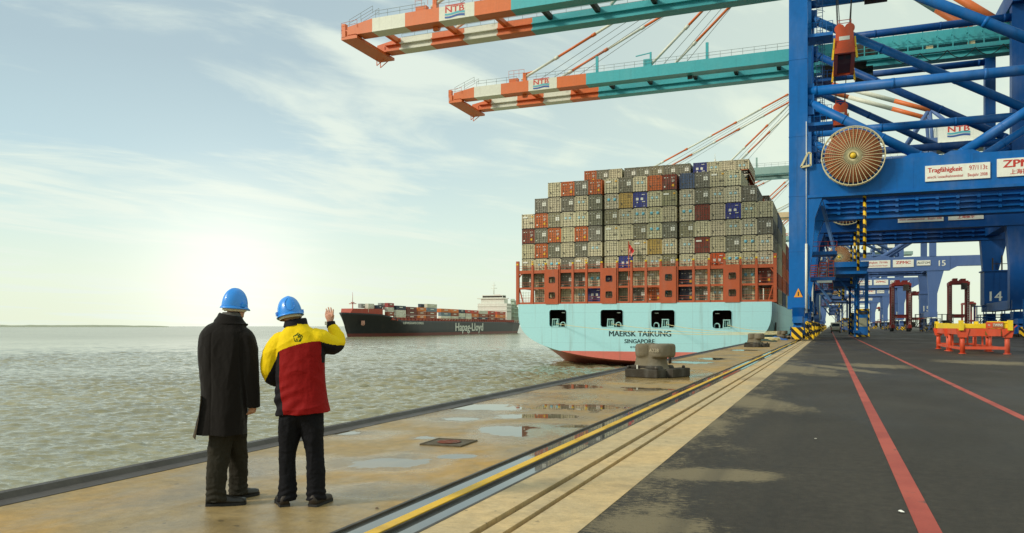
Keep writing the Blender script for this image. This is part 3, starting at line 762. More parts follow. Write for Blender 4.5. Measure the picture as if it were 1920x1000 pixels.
# bracing and crossed lashing rods
g_ = lm()
for c in range(17):
    if c in (0, 16): continue
    x0, x1 = bnd[c] + .3, bnd[c + 1] - .3
    if c in (1, 3, 5, 7, 10, 12, 13, 15): g_.tube((x0, LY0 + .4, 11.6), (x1, CONT_Y - .06, 12.9), .022, 4); g_.tube((x1, LY0 + .35, 11.6), (x0, CONT_Y - .06, 12.9), .022, 4)
lb(g_, 'lashing_rods', rodm, ship)
for sx, x0, x1 in ((1, bnd[0], bnd[1]), (-1, bnd[-1], bnd[-2])):
    q = lm().bar((x0 + sx * .3, LY0 + .3, 8.2), (x0 + sx * 1.05, LY0 + .3, DECK_Z), .18, .18).bar((x0 + sx * .2, LY0 + .3, 10.2), (x0 + sx * .9, LY0 + .3, 11.1), .2, .2)
    q.bar((x1 - sx * .2, LY0 + .3, DECK_Z), (x1 - sx * .05, LY0 + .3, 8.2), .55, .3)
    lb(q, 'wing_brace', lash, ship)
    q = lm()
    for k in range(4): q.tube((x0 + sx * .4, LY0 + .6, DECK_Z + .5 + .5 * k), (x1 - sx * .2, LY0 + .6, DECK_Z + .5 + .5 * k), .03, 4)
    for k in range(3): q.tube((x0 + sx * (.9 + .5 * k), LY0 + .6, DECK_Z), (x0 + sx * (.9 + .5 * k), LY0 + .6, DECK_Z + 2.2), .03, 4)
    lb(q, 'wing_grille', lash if sx < 0 else white_paint, ship)
# starboard side stanchions along the deck edge
for k in range(22):
    yk = SHIP_Y + 3 + k * 3.1
    q = lm().box(-8.75, -8.45, yk, yk + .35, 5.4, 8.4); lb(q, 'deck_stanchion', lash, ship)
q = lm().box(-8.7, -8.45, SHIP_Y + 2, SHIP_Y + 72, 8.1, 8.4); lb(q, 'deck_beam', lash, ship)
for (yk, z0, z1) in ((SHIP_Y + 9, 0.2, 2.2),):
    q = lm().box(-8.46, -8.42, yk, yk + 2.6, z0, z1); lb(q, 'side_door', cont_dark, ship)
# flagstaff with a drooping red and white flag
fp = pxz(1179, 570, SHIP_Y + .2)
q = lm().tube((fp.x, fp.y, DECK_Z - .1), (fp.x, fp.y, DECK_Z + 10.4), .09, 8).bar((fp.x, fp.y, DECK_Z + .1), (fp.x, fp.y, DECK_Z + 3.4), .26, .2); st_ = lb(q, 'flagstaff', lash, ship)
fl = lm(); pts = []
for i in range(9):
    for j in range(7):
        u, v = i / 8, j / 6
        pts.append((fp.x + .08 + u * 1.15 * (0.45 + .5 * (1 - v)), fp.y - .1 + .13 * math.sin(u * 9 + v * 3), DECK_Z + 10.2 - v * 1.5 - u * 1.3 + .1 * math.sin(v * 5 + u * 4)))
for i in range(8):
    for j in range(6):
        fl.mi.append(0 if j < 3 else 1); fl.sm.append(True); fl.f.append((i * 7 + j, i * 7 + j + 1, (i + 1) * 7 + j + 1, (i + 1) * 7 + j))
fl.v = [(fp.x + (a_ - fp.x) * .8, b_, DECK_Z + 9.9 + (c_ - DECK_Z - 10.2) * .8) for a_, b_, c_ in pts]
lb(fl, 'flag', [paint('flag_red', S(214, 54, 50), 0.7, 0.1), paint('flag_white', S(226, 150, 140), 0.7, 0.1)], ship)
# mast and deck house top that peep over the cargo
q = lm().tube((-24.2, 186, DECK_Z), (-24.2, 186, 39.6), .22, 8).tube((-24.9, 186, 38.2), (-23.5, 186, 38.2), .1, 6).tube((-24.2, 186, 39.6), (-24.2, 186, 40.8), .06, 6).box(-24.9, -23.5, 185.6, 186.4, 36.4, 37.0)
lb(q, 'mast', white_paint, ship)
q = lm().box(-40, -14, 200, 212, DECK_Z, 30.5); lb(q, 'deck_house', white_paint, ship)

# mooring ropes
rope_m = paint('rope_fibre', S(214, 202, 150), 0.8, 0.25)
def rope(p, q, sag, r, label, n=18):
    p, q = Vector(p), Vector(q); pts = []
    for i in range(n + 1):
        u = i / n; v = p.lerp(q, u); v.z -= sag * 4 * u * (1 - u); pts.append(v)
    return tag(MB().path(pts, r, 6).build('mooring_rope', rope_m), label, 'rope', 'mooring ropes from the stern to the quay')
tgt = (Vector((-5.3, 100, .62)), Vector((-5.2, 100.1, .7)))
names = ('first opening from left', 'second opening from left', 'third opening from left', 'opening nearest the quay')
for k, (x0, x1, z0, z1) in enumerate(openings):
    fx = x0 + (x1 - x0) * (0.35, 0.46, 0.62, 0.75)[k]
    rope((fx, SHIP_Y + .4, z0 + .55), tgt[0] + Vector((0, 0, .1 * k)), (0.7, .55, .5, .3)[k], .042, f'pale mooring rope running from the {names[k]} in the stern to the bollard')
# ------------------------------------------------------------------ the second container ship, out on the river
HS = empty('container_ship', (-286.6, 429, SEA), R(3.6), 'black hulled container ship sailing past on the river, seen from its bow', 'ship')
# local axes: +Y from bow to stern, +X the side that faces the quay
m, t, b = new_mat('black_hull')
co = t.n('ShaderNodeTexCoord').outputs['Object']; x, y, z = t.sep(co)
stv = t.noise(t.mapping(co, (0.5, 0.15, 0.04)), 1.0, 5, 0.6)
c = t.mix(t.m('LESS_THAN', z, 2.1), S(34, 36, 39), S(118, 58, 50)); c = t.mix(t.m('MULTIPLY', t.ss(stv, 0.5, 0.75), 0.4), c, S(70, 62, 54))
t.put(b.inputs['Base Color'], c); b.inputs['Roughness'].default_value = 0.5
LN, HBW = 335, 16.1
def deck_z(s): 
    return 15.6 - 0.9 * min(1, s / 30) - 3.9 * max(0, min(1, (s - 30) / 24)) 
hm2 = MB(); vs2 = []; st2 = [0, 2, 5, 10, 18, 28, 36, 44, 54, 70, 90, 280, 305, LN]; NZ2 = 14
for s in st2:
    dz = deck_z(s)
    for side in (-1, 1):
        for i in range(NZ2 + 1):
            z_ = -3 + (dz + 3) * i / NZ2; h_ = max(0.0, min(1, (z_ - 0) / 15.5))
            stem = 7.5 * (1 - h_) ** 1.2                     # the raked stem
            s_ = s + stem * max(0, 1 - s / 40)
            full = min(1, max(0, (s + 0.01) / (34 + 46 * (1 - h_)))) ** (0.62 + .35 * (1 - h_))
            aft = 1 if s < 280 else 1 - (0.10 + .3 * (1 - h_)) * (s - 280) / 55
            vs2.append((side * max(0.12, HBW * full * aft), s_, z_))
k = NZ2 + 1
for a in range(len(st2) - 1):
    for side in range(2):
        o0, o1 = (a * 2 + side) * k, ((a + 1) * 2 + side) * k
        for i in range(NZ2): hm2.f.append((o0 + i, o0 + i + 1, o1 + i + 1, o1 + i)); hm2.mi.append(0); hm2.sm.append(True)
    hm2.f.append((a * 2 * k + k - 1, (a * 2 + 1) * k + k - 1, (a * 2 + 3) * k + k - 1, (a * 2 + 2) * k + k - 1)); hm2.mi.append(1); hm2.sm.append(False)
a = len(st2) - 1
for i in range(NZ2): hm2.f.append((a * 2 * k + i, a * 2 * k + i + 1, (a * 2 + 1) * k + i + 1, (a * 2 + 1) * k + i)); hm2.mi.append(0); hm2.sm.append(False)
for i in range(NZ2): hm2.f.append((i, i + 1, k + i + 1, k + i)); hm2.mi.append(0); hm2.sm.append(False)
hm2.v = vs2
deck_red = paint('deck_red', S(168, 76, 58), 0.6, 0.2)
hm2.build('hull', [m, deck_red], HS)
MB().add([(-13, 31, 13), (13, 31, 13), (3.2, 4, 14), (-3.2, 4, 14), (-13, 31, 18.4), (13, 31, 18.4), (4.2, 7, 18.2), (-4.2, 7, 18.2)], [(0, 1, 5, 4), (1, 2, 6, 5), (2, 3, 7, 6), (3, 0, 4, 7), (4, 5, 6, 7)]).build('breakwater', deck_red, HS)
MB().tube((0, 14, 14), (0, 14, 22.5), .45, 8, r2=.3).tube((-2.6, 14, 21.5), (2.6, 14, 21.5), .25, 6).tube((0, 14, 22.5), (0, 14, 29), .2, 6, r2=.1).box(-.9, .9, 13.2, 14.8, 22, 22.5).build('foremast', deck_red, HS)
# rail along the deck edge, lettering, anchor
rl = MB()
for s in range(46, 326, 6): rl.box(HBW - .5, HBW - .1, s, s + 1.6, 10.6, 12.6)
rl.box(HBW - .6, HBW - .05, 44, 328, 12.5, 12.9); rl.build('side_rail', deck_red, HS)
MB().box(-15.6, 15.6, 40, 326, 11, 12.9).build('hatch_coaming', deck_red, HS)
text_obj('company_name', 'Hapag-Lloyd', 9.4, (HBW + .12, 183, 5.9), FACE_E, white_paint, HS, 0.05, 64, 0.35)
text_obj('ship_name', 'LUDWIGSHAFEN EXPRESS', 2.2, (HBW + .1, 72, 9.0), FACE_E, white_paint, HS, 0.05, 34, 0.05)
MB().box(6.5, 8.4, 13.4, 14.6, 7.6, 10.4).bar((7.4, 14, 7.4), (9.0, 13, 8.8), .7, .6).build('anchor', paint('anchor_pale', S(214, 160, 140), 0.6, 0.2), HS)
# superstructure near the stern
ws = MB()
ws.box(-15.0, 15.0, 258, 272, 11, 29).box(-12.0, 12.0, 259, 270, 29, 33.5).box(-15.8, 15.8, 258, 262, 33.5, 34.2).box(-10.5, 10.5, 258.5, 269, 34.2, 37.2)
ws.box(-15.7, 15.7, 257.6, 258.1, 26, 26.3).box(-15.7, 15.7, 257.6, 258.1, 22, 22.3)
sup = ws.build('superstructure', white_paint, HS)
wn = MB().box(-10, 10, 258.35, 258.48, 34.9, 36.4).box(10.51, 10.6, 259, 268, 34.9, 36.4)
for zz in (27, 24, 20.5):
    for s in range(5): wn.box(15.0, 15.08, 259.4 + s * 2.5, 260.4 + s * 2.5, zz, zz + 1.1)
wn.build('bridge_window', cont_dark, sup); sup.location.y = 27
MB().tube((0, 263, 38), (0, 263, 50), .5, 8, r2=.25).tube((-3, 263, 44), (3, 263, 44), .3, 6).tube((-2, 263, 47), (2, 263, 47), .25, 6).build('radar_mast', white_paint, HS).location.y = 27
MB().box(-3, 3, 300, 307, 11, 38).build('funnel', paint('funnel_orange', S(222, 130, 60), 0.5, 0.2), HS)
ag = MB()
for s in range(6): ag.box(12, 16, 306 + s * 3.6, 306.8 + s * 3.6, 11, 34 - s * 2.5)
for zz in range(12, 33, 4): ag.box(11.8, 16.1, 305, 327, zz, zz + .5)
ag.build('lattice_stand', paint('pale_green_steel', S(180, 200, 178), 0.6, 0.3), HS)
# cargo: one far-off container a thing
def far_cont_mesh(H):
    q = MB().box(-1.2, 1.2, 0, 12.3, 0.05, H - .05)
    for i in range(14):
        y0 = .3 + i * .86; q.box(-1.23, 1.23, y0, y0 + .4, .25, H - .25)
    q.box(1.235, 1.25, 4.0, 8.4, H * .52, H * .72, 1)
    return q.mesh('far_container', [cont_m, mark_white])
FC = far_cont_mesh(2.9)
FPAL = {'w': ('white', S(214, 212, 192)), 'g': ('grey', S(150, 158, 152)), 'n': ('navy', S(52, 66, 84)), 'c': ('crimson', S(158, 62, 62)), 'm': ('maroon', S(122, 62, 52)),
        'o': ('orange', S(222, 126, 58)), 'b': ('brown', S(156, 88, 64)), 'e': ('green', S(78, 118, 92)), 'r': ('red', S(196, 84, 66)), 's': ('slate blue', S(112, 132, 142))}
def s_at(px):
    r_ = (px - 960) / 1496; return (89.6 + 499.4 * r_) / (.3107 - .95 * r_)
bays = [(19, 27.5, 7.5, 'ww'), (28, 35, 9.8, 'nn'), (36, 45.5, 13.0, 'bwc')] + [(s_at(a), s_at(b), 14.4, cs) for a, b, cs in
        ((752, 770.5, 'wwn'), (772, 790.5, 'mmm'), (791.5, 808, 'obo'), (809.5, 828, 'bbsw'), (835, 853.4, 'wso'), (854, 868, 'wbo'), (869, 880, 'gwn'), (881, 892, 'wwr'), (893, 905, 'mor'), (906, 922, 'nbw'), (924, 936, 'bbr'), (939, 955, 'bor'))]
for bi, (s, s1, xs, cs) in enumerate(bays):
    base = deck_z(s + 6) + 1.0
    for row in range(4):
        xr = xs - row * 2.55
        for ti, code in enumerate(cs if row == 0 else cs[:max(1, len(cs) + (bi == 7) - (row * 7 + bi) % 2)]):
            if row > 0 and ti < len(cs) - 1: continue
            cc = code if row == 0 else rng.choice('womnbgro')
            o = bpy.data.objects.new('shipping_container', FC); C.objects.link(o)
            w3 = HS.matrix_basis if False else Matrix.Translation(HS.location) @ Matrix.Rotation(HS.rotation_euler.z, 4, 'Z')
            o.location = w3 @ Vector((xr, s, base + ti * 2.95)); o.rotation_euler.z = HS.rotation_euler.z; o.color = jig(FPAL[cc][1]); o.scale.y = (s1 - s - .5) / 12.3
            tag(o, f'{FPAL[cc][0]} container on the black ship, {ORD[bi]} bay from bow, {ORD[ti]} tier, {ORD[row]} row', 'container', 'containers on the black ship')
# ------------------------------------------------------------------ quay cranes
# a crane's local axes: X as in the world (waterside rail at -3.15, landside rail at 24.4), y = 0 is its near frame, z up
GAUGE0, GAUGE1, DEPTH = -3.19, 24.4, 22.3
GY0, GY1 = 7.1, 15.4                      # middles of the two girders
cyan_p = paint('cyan_boom', S(70, 170, 174), 0.45, 0.25, (0.05, 0.12, 0.12, 1), 0.4, streak=0.7)
orange_p = paint('orange_boom', S(212, 108, 48), 0.45, 0.25, (0.15, 0.07, 0.03, 1), 0.5, streak=0.7)
white_b = paint('white_boom', S(216, 216, 196), 0.45, 0.28, (0.22, 0.19, 0.13, 1), 0.5, streak=0.7)
cream_p = paint('cream_spoke', S(212, 200, 154), 0.5, 0.2)
coil_p = paint('brown_cable_coil', S(156, 88, 44), 0.7, 0.6, (0.06, 0.03, 0.015, 1), 1.4, streak=0.0)
cable_m = paint('black_cable', S(44, 48, 48), 0.6, 0.1)
grey_rail = paint('galvanised_rail', S(150, 156, 148), 0.5, 0.3, metallic=0.4)
glass_d = paint('dark_glass', S(26, 34, 40), 0.12, 0.05, spec=0.8)
logo_teal = paint('logo_teal', S(86, 172, 180), 0.5, 0.1); logo_blue2 = paint('logo_blue', S(52, 88, 150), 0.5, 0.1)
spread_o = paint('spreader_orange', S(208, 84, 40), 0.5, 0.35, (0.10, 0.05, 0.03, 1), 0.8)
lash_red2 = paint('cage_red', S(196, 76, 52), 0.5, 0.3)
haz_d = hazard('hazard_diagonal', 1.6, (0.7, 0.0, 0.7))
haz_p = hazard('hazard_pole', 1.25, (0.5, 0.5, 0.85))

def ntb_logo(name, parent, x0, z0, wd, y):
    """red letters under a red bar, above one teal and one blue wave; faces -Y"""
    o = empty(name, (0, 0, 0)); o.parent = parent
    q = text_obj('letters', 'NTB', wd * 0.40, (x0 + wd * .5, y, z0 + wd * .37), FACE_S, red_letter, o, 0.012, wd * .94, wd * .010)
    MB().box(x0 + wd * .02, x0 + wd, y - .015, y, z0 + wd * .545, z0 + wd * .595).build('bar', red_letter, o)
    for k, (zz, mt) in enumerate(((.145, logo_teal), (.015, logo_blue2))):
        n = 14; top = []; bot = []
        for i in range(n + 1):
            u = i / n; h = math.sin(u * 2 * math.pi + 3.4) * .028
            top.append((x0 + u * wd, z0 + wd * (zz + .085 + h + .02 * u))); bot.append((x0 + u * wd, z0 + wd * (zz + h)))
        MB().prism(top + bot[::-1], 'y', y - .012, y).build('wave', mt, o)
    return o

def handrail(mb, p, q, h=1.1, step=2.0, r=.03, mi=0):
    p, q = Vector(p), Vector(q); n = max(1, int((q - p).length / step)); up = Vector((0, 0, h))
    for k in (1.0, .55): mb.tube(p + up * k, q + up * k, r, 4, mi, caps=False)
    for i in range(n + 1):
        a = p.lerp(q, i / n); mb.tube(a, a + up, r, 4, mi, caps=False)

def cable_reel(parent, cx, cz, y, rad=3.3):
    o = empty('cable_reel', (cx, y, cz)); o.parent = parent
    MB().lathe([(rad * .30, -.20), (rad * .905, -.22), (rad * .905, .22), (rad * .30, .22)], axis='y', n=48, caps=False).build('cable_coil', coil_p, o)
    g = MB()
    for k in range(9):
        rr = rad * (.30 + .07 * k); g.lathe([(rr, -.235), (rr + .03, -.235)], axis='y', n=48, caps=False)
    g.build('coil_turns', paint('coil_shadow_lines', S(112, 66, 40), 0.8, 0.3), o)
    s = MB()
    for k in range(40):
        a = 2 * math.pi * k / 40
        for yy in (-.30, .30): s.bar((rad * .15 * math.cos(a), yy * .8, rad * .15 * math.sin(a)), (rad * math.cos(a), yy, rad * math.sin(a)), .046, .04, up=(0, 1, 0))
        s.bar((rad * math.cos(a), -.3, rad * math.sin(a)), (rad * math.cos(a), .3, rad * math.sin(a)), .05, .05)
    s.build('spokes', cream_p, o)
    rm = MB(); n = 64
    for k in range(0, 40, 5): rm.bar((rad * math.cos(k * math.pi / 20), -.3, rad * math.sin(k * math.pi / 20)), (rad * math.cos(k * math.pi / 20), .3, rad * math.sin(k * math.pi / 20)), .06, .06)
    for yy in (-.30, .30): rm.path([(rad * math.cos(2 * math.pi * i / n), yy, rad * math.sin(2 * math.pi * i / n)) for i in range(n + 1)], .055, 5)
    rm.build('rim', cream_p, o)
    MB().lathe([(.10, -.16), (rad * .29, -.16), (rad * .29, .1)], axis='y', n=32, caps=False).build('drum', paint('drum_green', S(92, 100, 76), .6, .3), o)
    MB().lathe([(rad * .17, -.27), (rad * .17, -.23), (rad * .12, -.23), (rad * .12, -.27), (rad * .17, -.27)], axis='y', n=32, caps=False).build('hub_ring', cream_p, o)
    MB().lathe([(.02, -.55), (.26, -.5), (.30, -.38), (.30, .5)], axis='y', n=16).build('hub', yellow_paint, o)
    MB().box(-.5, .5, .35, 1.3, -.5, .5).build('reel_drive', blue, o)
    return o

def bogie(parent, x, y, pm, inward, far=False):
    """wheel sets under one corner; the hazard striped buffer is at its outer end"""
    o = empty('bogie', (x, y, 0)); o.parent = parent
    f = MB()
    f.prism([(-1.4, 3.6), (1.4, 3.6), (.7, 2.5), (-.7, 2.5)], 'x', -.62, .62)
    f.box(-.5, .5, -3.4, 3.4, 1.9, 2.6)
    for s in (-2.2, 2.2): f.prism([(s - 1.5, 1.0), (s + 1.5, 1.0), (s + .5, 1.95), (s - .5, 1.95)], 'x', -.42, .42); f.box(-.5, .5, s - 1.7, s + 1.7, .62, 1.05); f.box(-.75, -.42, s - .5, s + .5, .5, 1.5); f.box(.42, .8, s - .4, s + .6, .6, 1.9)
    f.build('wheel_frame', pm, o)
    for s in (-3.4, -1.0, 1.0, 3.4):
        MB().lathe([(.15, -.14), (.36, -.14), (.36, .06), (.44, .06), (.44, .14), (.15, .14)], (0, s, .44), 'x', 16).build('wheel', steel_dark, o)
    for sgn in (-1, 1):
        b_ = MB().box(-.55, .55, min(sgn * 4.1, sgn * 5.0), max(sgn * 4.1, sgn * 5.0), .16, 1.15)
        b_.prism([(-.72, 1.15), (.72, 1.15), (.6, 1.45), (-.6, 1.45)], 'y', min(sgn * 4.2, sgn * 4.9), max(sgn * 4.2, sgn * 4.9)); b_.build('buffer', haz_d, o)
        if True:
            g = MB()
            for xx in (.9, 1.55):
                g.bar((xx, sgn * 4.6, .15), (xx, sgn * 4.6, 2.0), .16, .16); g.bar((xx, sgn * 2.6, .15), (xx, sgn * 2.6, 2.0), .16, .16)
            for zz in (.25, 1.1, 2.0):
                g.bar((.9, sgn * 4.6, zz), (1.55, sgn * 4.6, zz), .16, .16); g.bar((1.55, sgn * 4.6, zz), (1.55, sgn * 2.6, zz), .16, .16)
            g.build('wheel_guard', haz_d, o)
    return o

def stair(mb, x0, x1, y, z0, z1, wd=.8, n=None, mi=0):
    n = n or max(3, int(abs(z1 - z0) / .3))
    for yy in (y, y + wd): mb.bar((x0, yy, z0), (x1, yy, z1), .06, .28, mi); mb.tube((x0, yy, z0 + 1), (x1, yy, z1 + 1), .03, 4, mi)
    for i in range(n):
        u = (i + .5) / n; xx = x0 + (x1 - x0) * u; zz = z0 + (z1 - z0) * u; mb.box(xx - .13, xx + .13, y, y + wd, zz - .03, zz + .03, mi)

def make_crane(y0, number, label, pm, style, boom=(orange_p, white_b, cyan_p), detail=2):
    root = empty('gantry_crane', (0, y0, 0), 0, label, 'crane', 'quay cranes standing along the quay')
    D = DEPTH
    # legs ------------------------------------------------------------
    for yy, s in ((0, 1), (D, -1)):
        l = MB(); a, b_ = sorted((yy, yy + s * 1.7))
        l.box(-4.16, -2.22, a, b_, 3.6, 47)
        l.prism([(-2.22, 15.9), (-2.22, 6.2), (-1.75, 9.5), (-1.45, 13.5), (-.6, 15.9)], 'y', a, b_)
        l.box(-4.30, -2.05, a - .12, b_ + .12, 3.45, 4.9)
        for zz in (9.8, 15.9, 22.5, 31, 40): l.box(-4.19, -2.19, a - .03, b_ + .03, zz - .03, zz + .03)
        lg = l.build('leg', pm, root)
        l = MB()
        l.prism([(23.4, 4.0), (25.3, 4.0), (25.35, 9.8), (26.9, 15.9), (23.0, 15.9), (23.4, 10)], 'y', a, b_)
        l.box(23.65, 25.15, a, b_, 19.3, 47)
        l.build('leg', pm, root)
    # portal beams across the quay
    for yy, s in ((0, 1), (D, -1)):
        a, b_ = sorted((yy + .1 * s, yy + s * 1.6))
        p = MB().box(-2.22, 28.2, a, b_, 15.9, 19.3)
        p.box(-2.22, 28.2, a - .25, b_ + .25, 15.62, 15.9)
        for xx in (3, 8.2, 13.4, 18.6): p.box(xx - .03, xx + .03, a - .02, b_ + .02, 15.9, 19.3)
        for xx in (9, 12.7): p.prism([(xx - 1.9, 19.3), (xx + 1.9, 19.3), (xx + 1.0, 19.75), (xx - 1.0, 19.75)], 'y', a + .2, b_ - .2)
        if s < 0:   # stiffened inner face of the far beam
            for zz in (16.45, 17.15, 17.85, 18.5): p.box(-.5, 26, a - .45, a, zz - .07, zz + .07)
            for k in range(11):
                for zz in (16.45, 17.15, 17.85): p.box(1 + k * 2.3, 1.35 + k * 2.3, a - .60, a - .4, zz - .22, zz + .12)
        if style == 'old' and s > 0: p.box(28.2, 35.2, a + .1, b_ - .1, 16.7, 19.3).prism([(28.2, 15.7), (30, 16.7), (28.2, 16.7)], 'y', a + .1, b_ - .1)
        p.build('portal_beam', pm, root)
    for xx in (-3.19, 24.4):
        MB().box(xx - .8, xx + .8, 1.7, D - 1.7, 16.2, 18.9).build('side_beam', pm, root)
        MB().box(xx - .9, xx + .9, -1.2, D + 1.2, 46.4, 49.0).build('top_beam', pm, root)
        sb = MB()
        if xx < 0: sb.box(xx - .75, xx + .75, 1.7, D - 1.7, 3.7, 5.6)
        else: sb.box(xx - 0.9, xx + .9, -.9, D + .9, 3.9, 5.2)
        sill = sb.build('sill_beam', pm, root)
        if xx > 0:
            ex = 31 if style == 'new' else 26.2
            eh = MB().box(23.3, ex, D - 3.0, D + .6, 5.0, 10.4).box(23.1, ex + .2, D - 3.2, D + .8, 10.4, 10.6)
            for kx in range(7 if style == 'new' else 1): eh.box(24.6 + kx * .9, 24.7 + kx * .9, D - 3.06, D - 3.0, 7.6, 10.2)
            eh = eh.build('electrical_house', pm, root)
            if number: text_obj('crane_number', number, 2.2, (24.75, D - 3.03, 6.3), FACE_S, white_paint, eh, 0.01, None, .04)
            gl = MB()
            for gy in (D - 3.4, D - 1.2):
                for k in range(8): gl.bar((22.2 + k * 1.3, gy, 1.2), (22.2 + k * 1.3, gy, 4.9), .14, .14)
                for zz in (1.3, 3.0, 4.8): gl.bar((22.2, gy, zz), (31.3, gy, zz), .14, .14)
                for k in range(7): gl.bar((22.2 + k * 1.3, gy, 3.0 if k % 2 else 1.3), (23.5 + k * 1.3, gy, 1.3 if k % 2 else 3.0), .1, .1)
            gl.box(22.2, 31.3, D - 3.4, D - 1.2, 1.15, 1.3).box(25.8, 27.6, D - 3.2, D - 1.5, 1.3, 3.6).box(29, 30.5, D - 3.2, D - 1.5, 1.3, 3.2); gl.build('service_gallery', pm if style == 'new' else cont_dark, root)
            if style == 'new': MB().box(27.4, 28.2, D - 2.6, D - 2.0, 10.6, 13.4).build('hazard_cabinet', haz_d, root)
            if style == 'new': MB().box(24.5, 24.7, D - 2.4, D - 2.2, 10.6, 12.6).box(25.8, 26.0, D - 2.4, D - 2.2, 10.6, 13.0).box(29.4, 29.9, D - 2.4, D - 1.9, 10.6, 12.2).box(24.5, 29.9, D - 2.3, D - 2.25, 11.6, 11.7).build('roof_fittings', cont_dark, root)
        for yy in (.85, D - .85): bogie(root, xx, yy, pm, 1)
    # tubes of the two frames
    for yy, s in ((0, 1), (D, -1)):
        ym = yy + s * .85
        for p, q, r in (((-2.3, ym, 27.5), (23.8, ym, 27.5), .54), ((-2.3, ym, 43), (23.8, ym, 27.6), .54), ((-2.3, ym, 26.4), (9.2, ym, 19.35), .5),
                        ((23.9, ym, 26.8), (12.5, ym, 19.35), .5), ((-2.3, ym, 44.9), (23.8, ym, 44.9), .54)):
            tb = MB().tube(p, q, r, 16); P_, Q_ = Vector(p), Vector(q)
            for u_ in (.035, .33, .66, .965): tb.tube(P_.lerp(Q_, u_ - .006), P_.lerp(Q_, u_ + .006), r * 1.06, 16)
            tb.build('brace_tube', pm, root)
        for za, zb in ((24.9, 28.3), (41.8, 44)): MB().box(-2.25, -1.55, ym - .35, ym + .35, za, zb).build('gusset_plate', pm, root)
    # apex frame and backstays
    for gy, ly in ((GY0, .85), (GY1, D - .85)):
        MB().tube((-3.2, ly, 48), (-4, gy, 69), .6, 10).build('apex_post', pm, root)
        zb = 58 if style == 'old' else 45.5
        seg = [(-4, 69.3), (5, None), (16, None), (24.4, zb)]
        pts = [Vector((x_, gy, 69.3 + (zb - 69.3) * (x_ + 4) / 28.4)) for x_, _ in seg]
        for k in range(3): MB().tube(pts[k], pts[k + 1], .62, 12).build('backstay', (boom[0], boom[1], boom[0])[k], root)
        if style == 'old':
            MB().tube((24.4, gy, 58.4), (18.5, gy, 49), .5, 8).tube((24.4, gy, 58.4), (31, gy, 52), .5, 8).tube((24.4, gy, 58.4), (25.2, gy, 47), .45, 8).build('rear_frame', pm, root)
    MB().box(-4.8, -3.2, GY0 - .8, GY1 + .8, 68.3, 70.2).build('apex_beam', pm, root)
    # girders and boom ---------------------------------------------------
    o_, w_, c_ = boom
    bands = [(-66, -61.4, o_), (-61.4, -56, w_), (-56, -50.6, o_), (-50.6, -45.2, w_), (-45.2, -39.8, o_), (-39.8, -5, c_), (-5, 46, c_)]
    for gy, s in ((GY0, 1), (GY1, -1)):
        for k, (xa, xb, mt) in enumerate(bands):
            g = MB(); a, b_ = gy - .82, gy + .82; zt = 46.05
            if k == 0: g.prism([(xa + .4, 44.2), (xb, 44.2), (xb, zt), (xa + .4, 45.35)], 'y', a, b_)
            else: g.box(xa, xb, a, b_, 44.2, zt)
            ins = (b_, b_ + .45) if s > 0 else (a - .45, a)
            g.box(max(xa, -64), xb, ins[0], ins[1], 44.05, 44.3); g.box(max(xa, -64), xb, ins[0], ins[1] if s > 0 else ins[1], 45.0, 45.15)
            g.box(max(xa, -64), xb, a - .06, b_ + .06, 44.08, 44.2)
            gd = g.build('boom_girder' if xa < -5 else 'main_girder', mt, root)
            if k == 3 and s > 0: ntb_logo('emblem', gd, -49.7, 44.33, 3.05, a - .01)
    # tip platform, cross frames
    t_ = MB(); t_.box(-66.6, -63.9, GY0 - .9, GY1 + 1.6, 43.55, 43.95)
    for yy in (GY0 - .6, GY0 + .8, GY1 - .8, GY1 + .6): t_.box(-66.3, -64.2, yy - .12, yy + .12, 43.9, 45.0)
    t_.box(-66.5, -65.9, GY0 - .9, GY1 + .9, 43.9, 44.9)
    for yy in (GY1 + .4, GY1 + 1.5): t_.bar((-66.4, yy, 43.6), (-66.4, yy, 42.7), .1, .1).bar((-65, yy, 43.6), (-66.4, yy, 42.7), .1, .1)
    t_.build('tip_platform', o_, root)
    t_ = MB(); handrail(t_, (-66.6, GY0 - .9, 43.95), (-66.6, GY1 + 1.6, 43.95)); handrail(t_, (-66.6, GY0 - .9, 44.9), (-63.9, GY0 - .9, 45.1)); t_.box(-67.0, -66.4, GY0 - .2, GY0 + .5, 44.9, 46.2)
    t_.build('tip_railing', o_, root)
    for xx in (-62, -52, -44, -37, -30, -22, -15, -8, 8, 20, 34, 45):
        q = MB().box(xx - .3, xx + .3, GY0 + .82, GY1 - .82, 45.3, 46.0)
        if xx in (-52, -22, 8): q.prism([(GY0 + .82, 45.3), (GY0 + 2.6, 45.3), (GY0 + 1.3, 43.6), (GY0 + .82, 43.6)], 'x', xx - .4, xx + .4)
        q.build('cross_frame', o_ if xx < -40 else cont_dark, root)
    if detail > 0:
        # walkway with railing on the near girder, cable chain, stairs at the tip
        wk = MB()
        handrail(wk, (-61, GY0 - .55, 46.05), (-53, GY0 - .55, 46.05)); handrail(wk, (-51, GY0 - .55, 46.05), (-6, GY0 - .55, 46.05), step=1.8); handrail(wk, (-5, GY0 - .55, 46.05), (44, GY0 - .55, 46.05), step=1.8)
        handrail(wk, (-62, GY1 + .55, 46.05), (-6, GY1 + .55, 46.05), step=2.2)
        handrail(wk, (-65.5, GY0 - .5, 45.4), (-61.5, GY0 - .5, 46.9)); handrail(wk, (-64, GY0 + .4, 45.6), (-61, GY0 + .4, 46.8))
        wk.build('girder_railing', grey_rail, root)
        st_ = MB().box(-54.6, -52.9, GY0 - .3, GY0 + .5, 46.05, 46.9); handrail(st_, (-54.6, GY0 - .4, 46.9), (-51.6, GY0 - .4, 46.9), 1.4, 1.0)
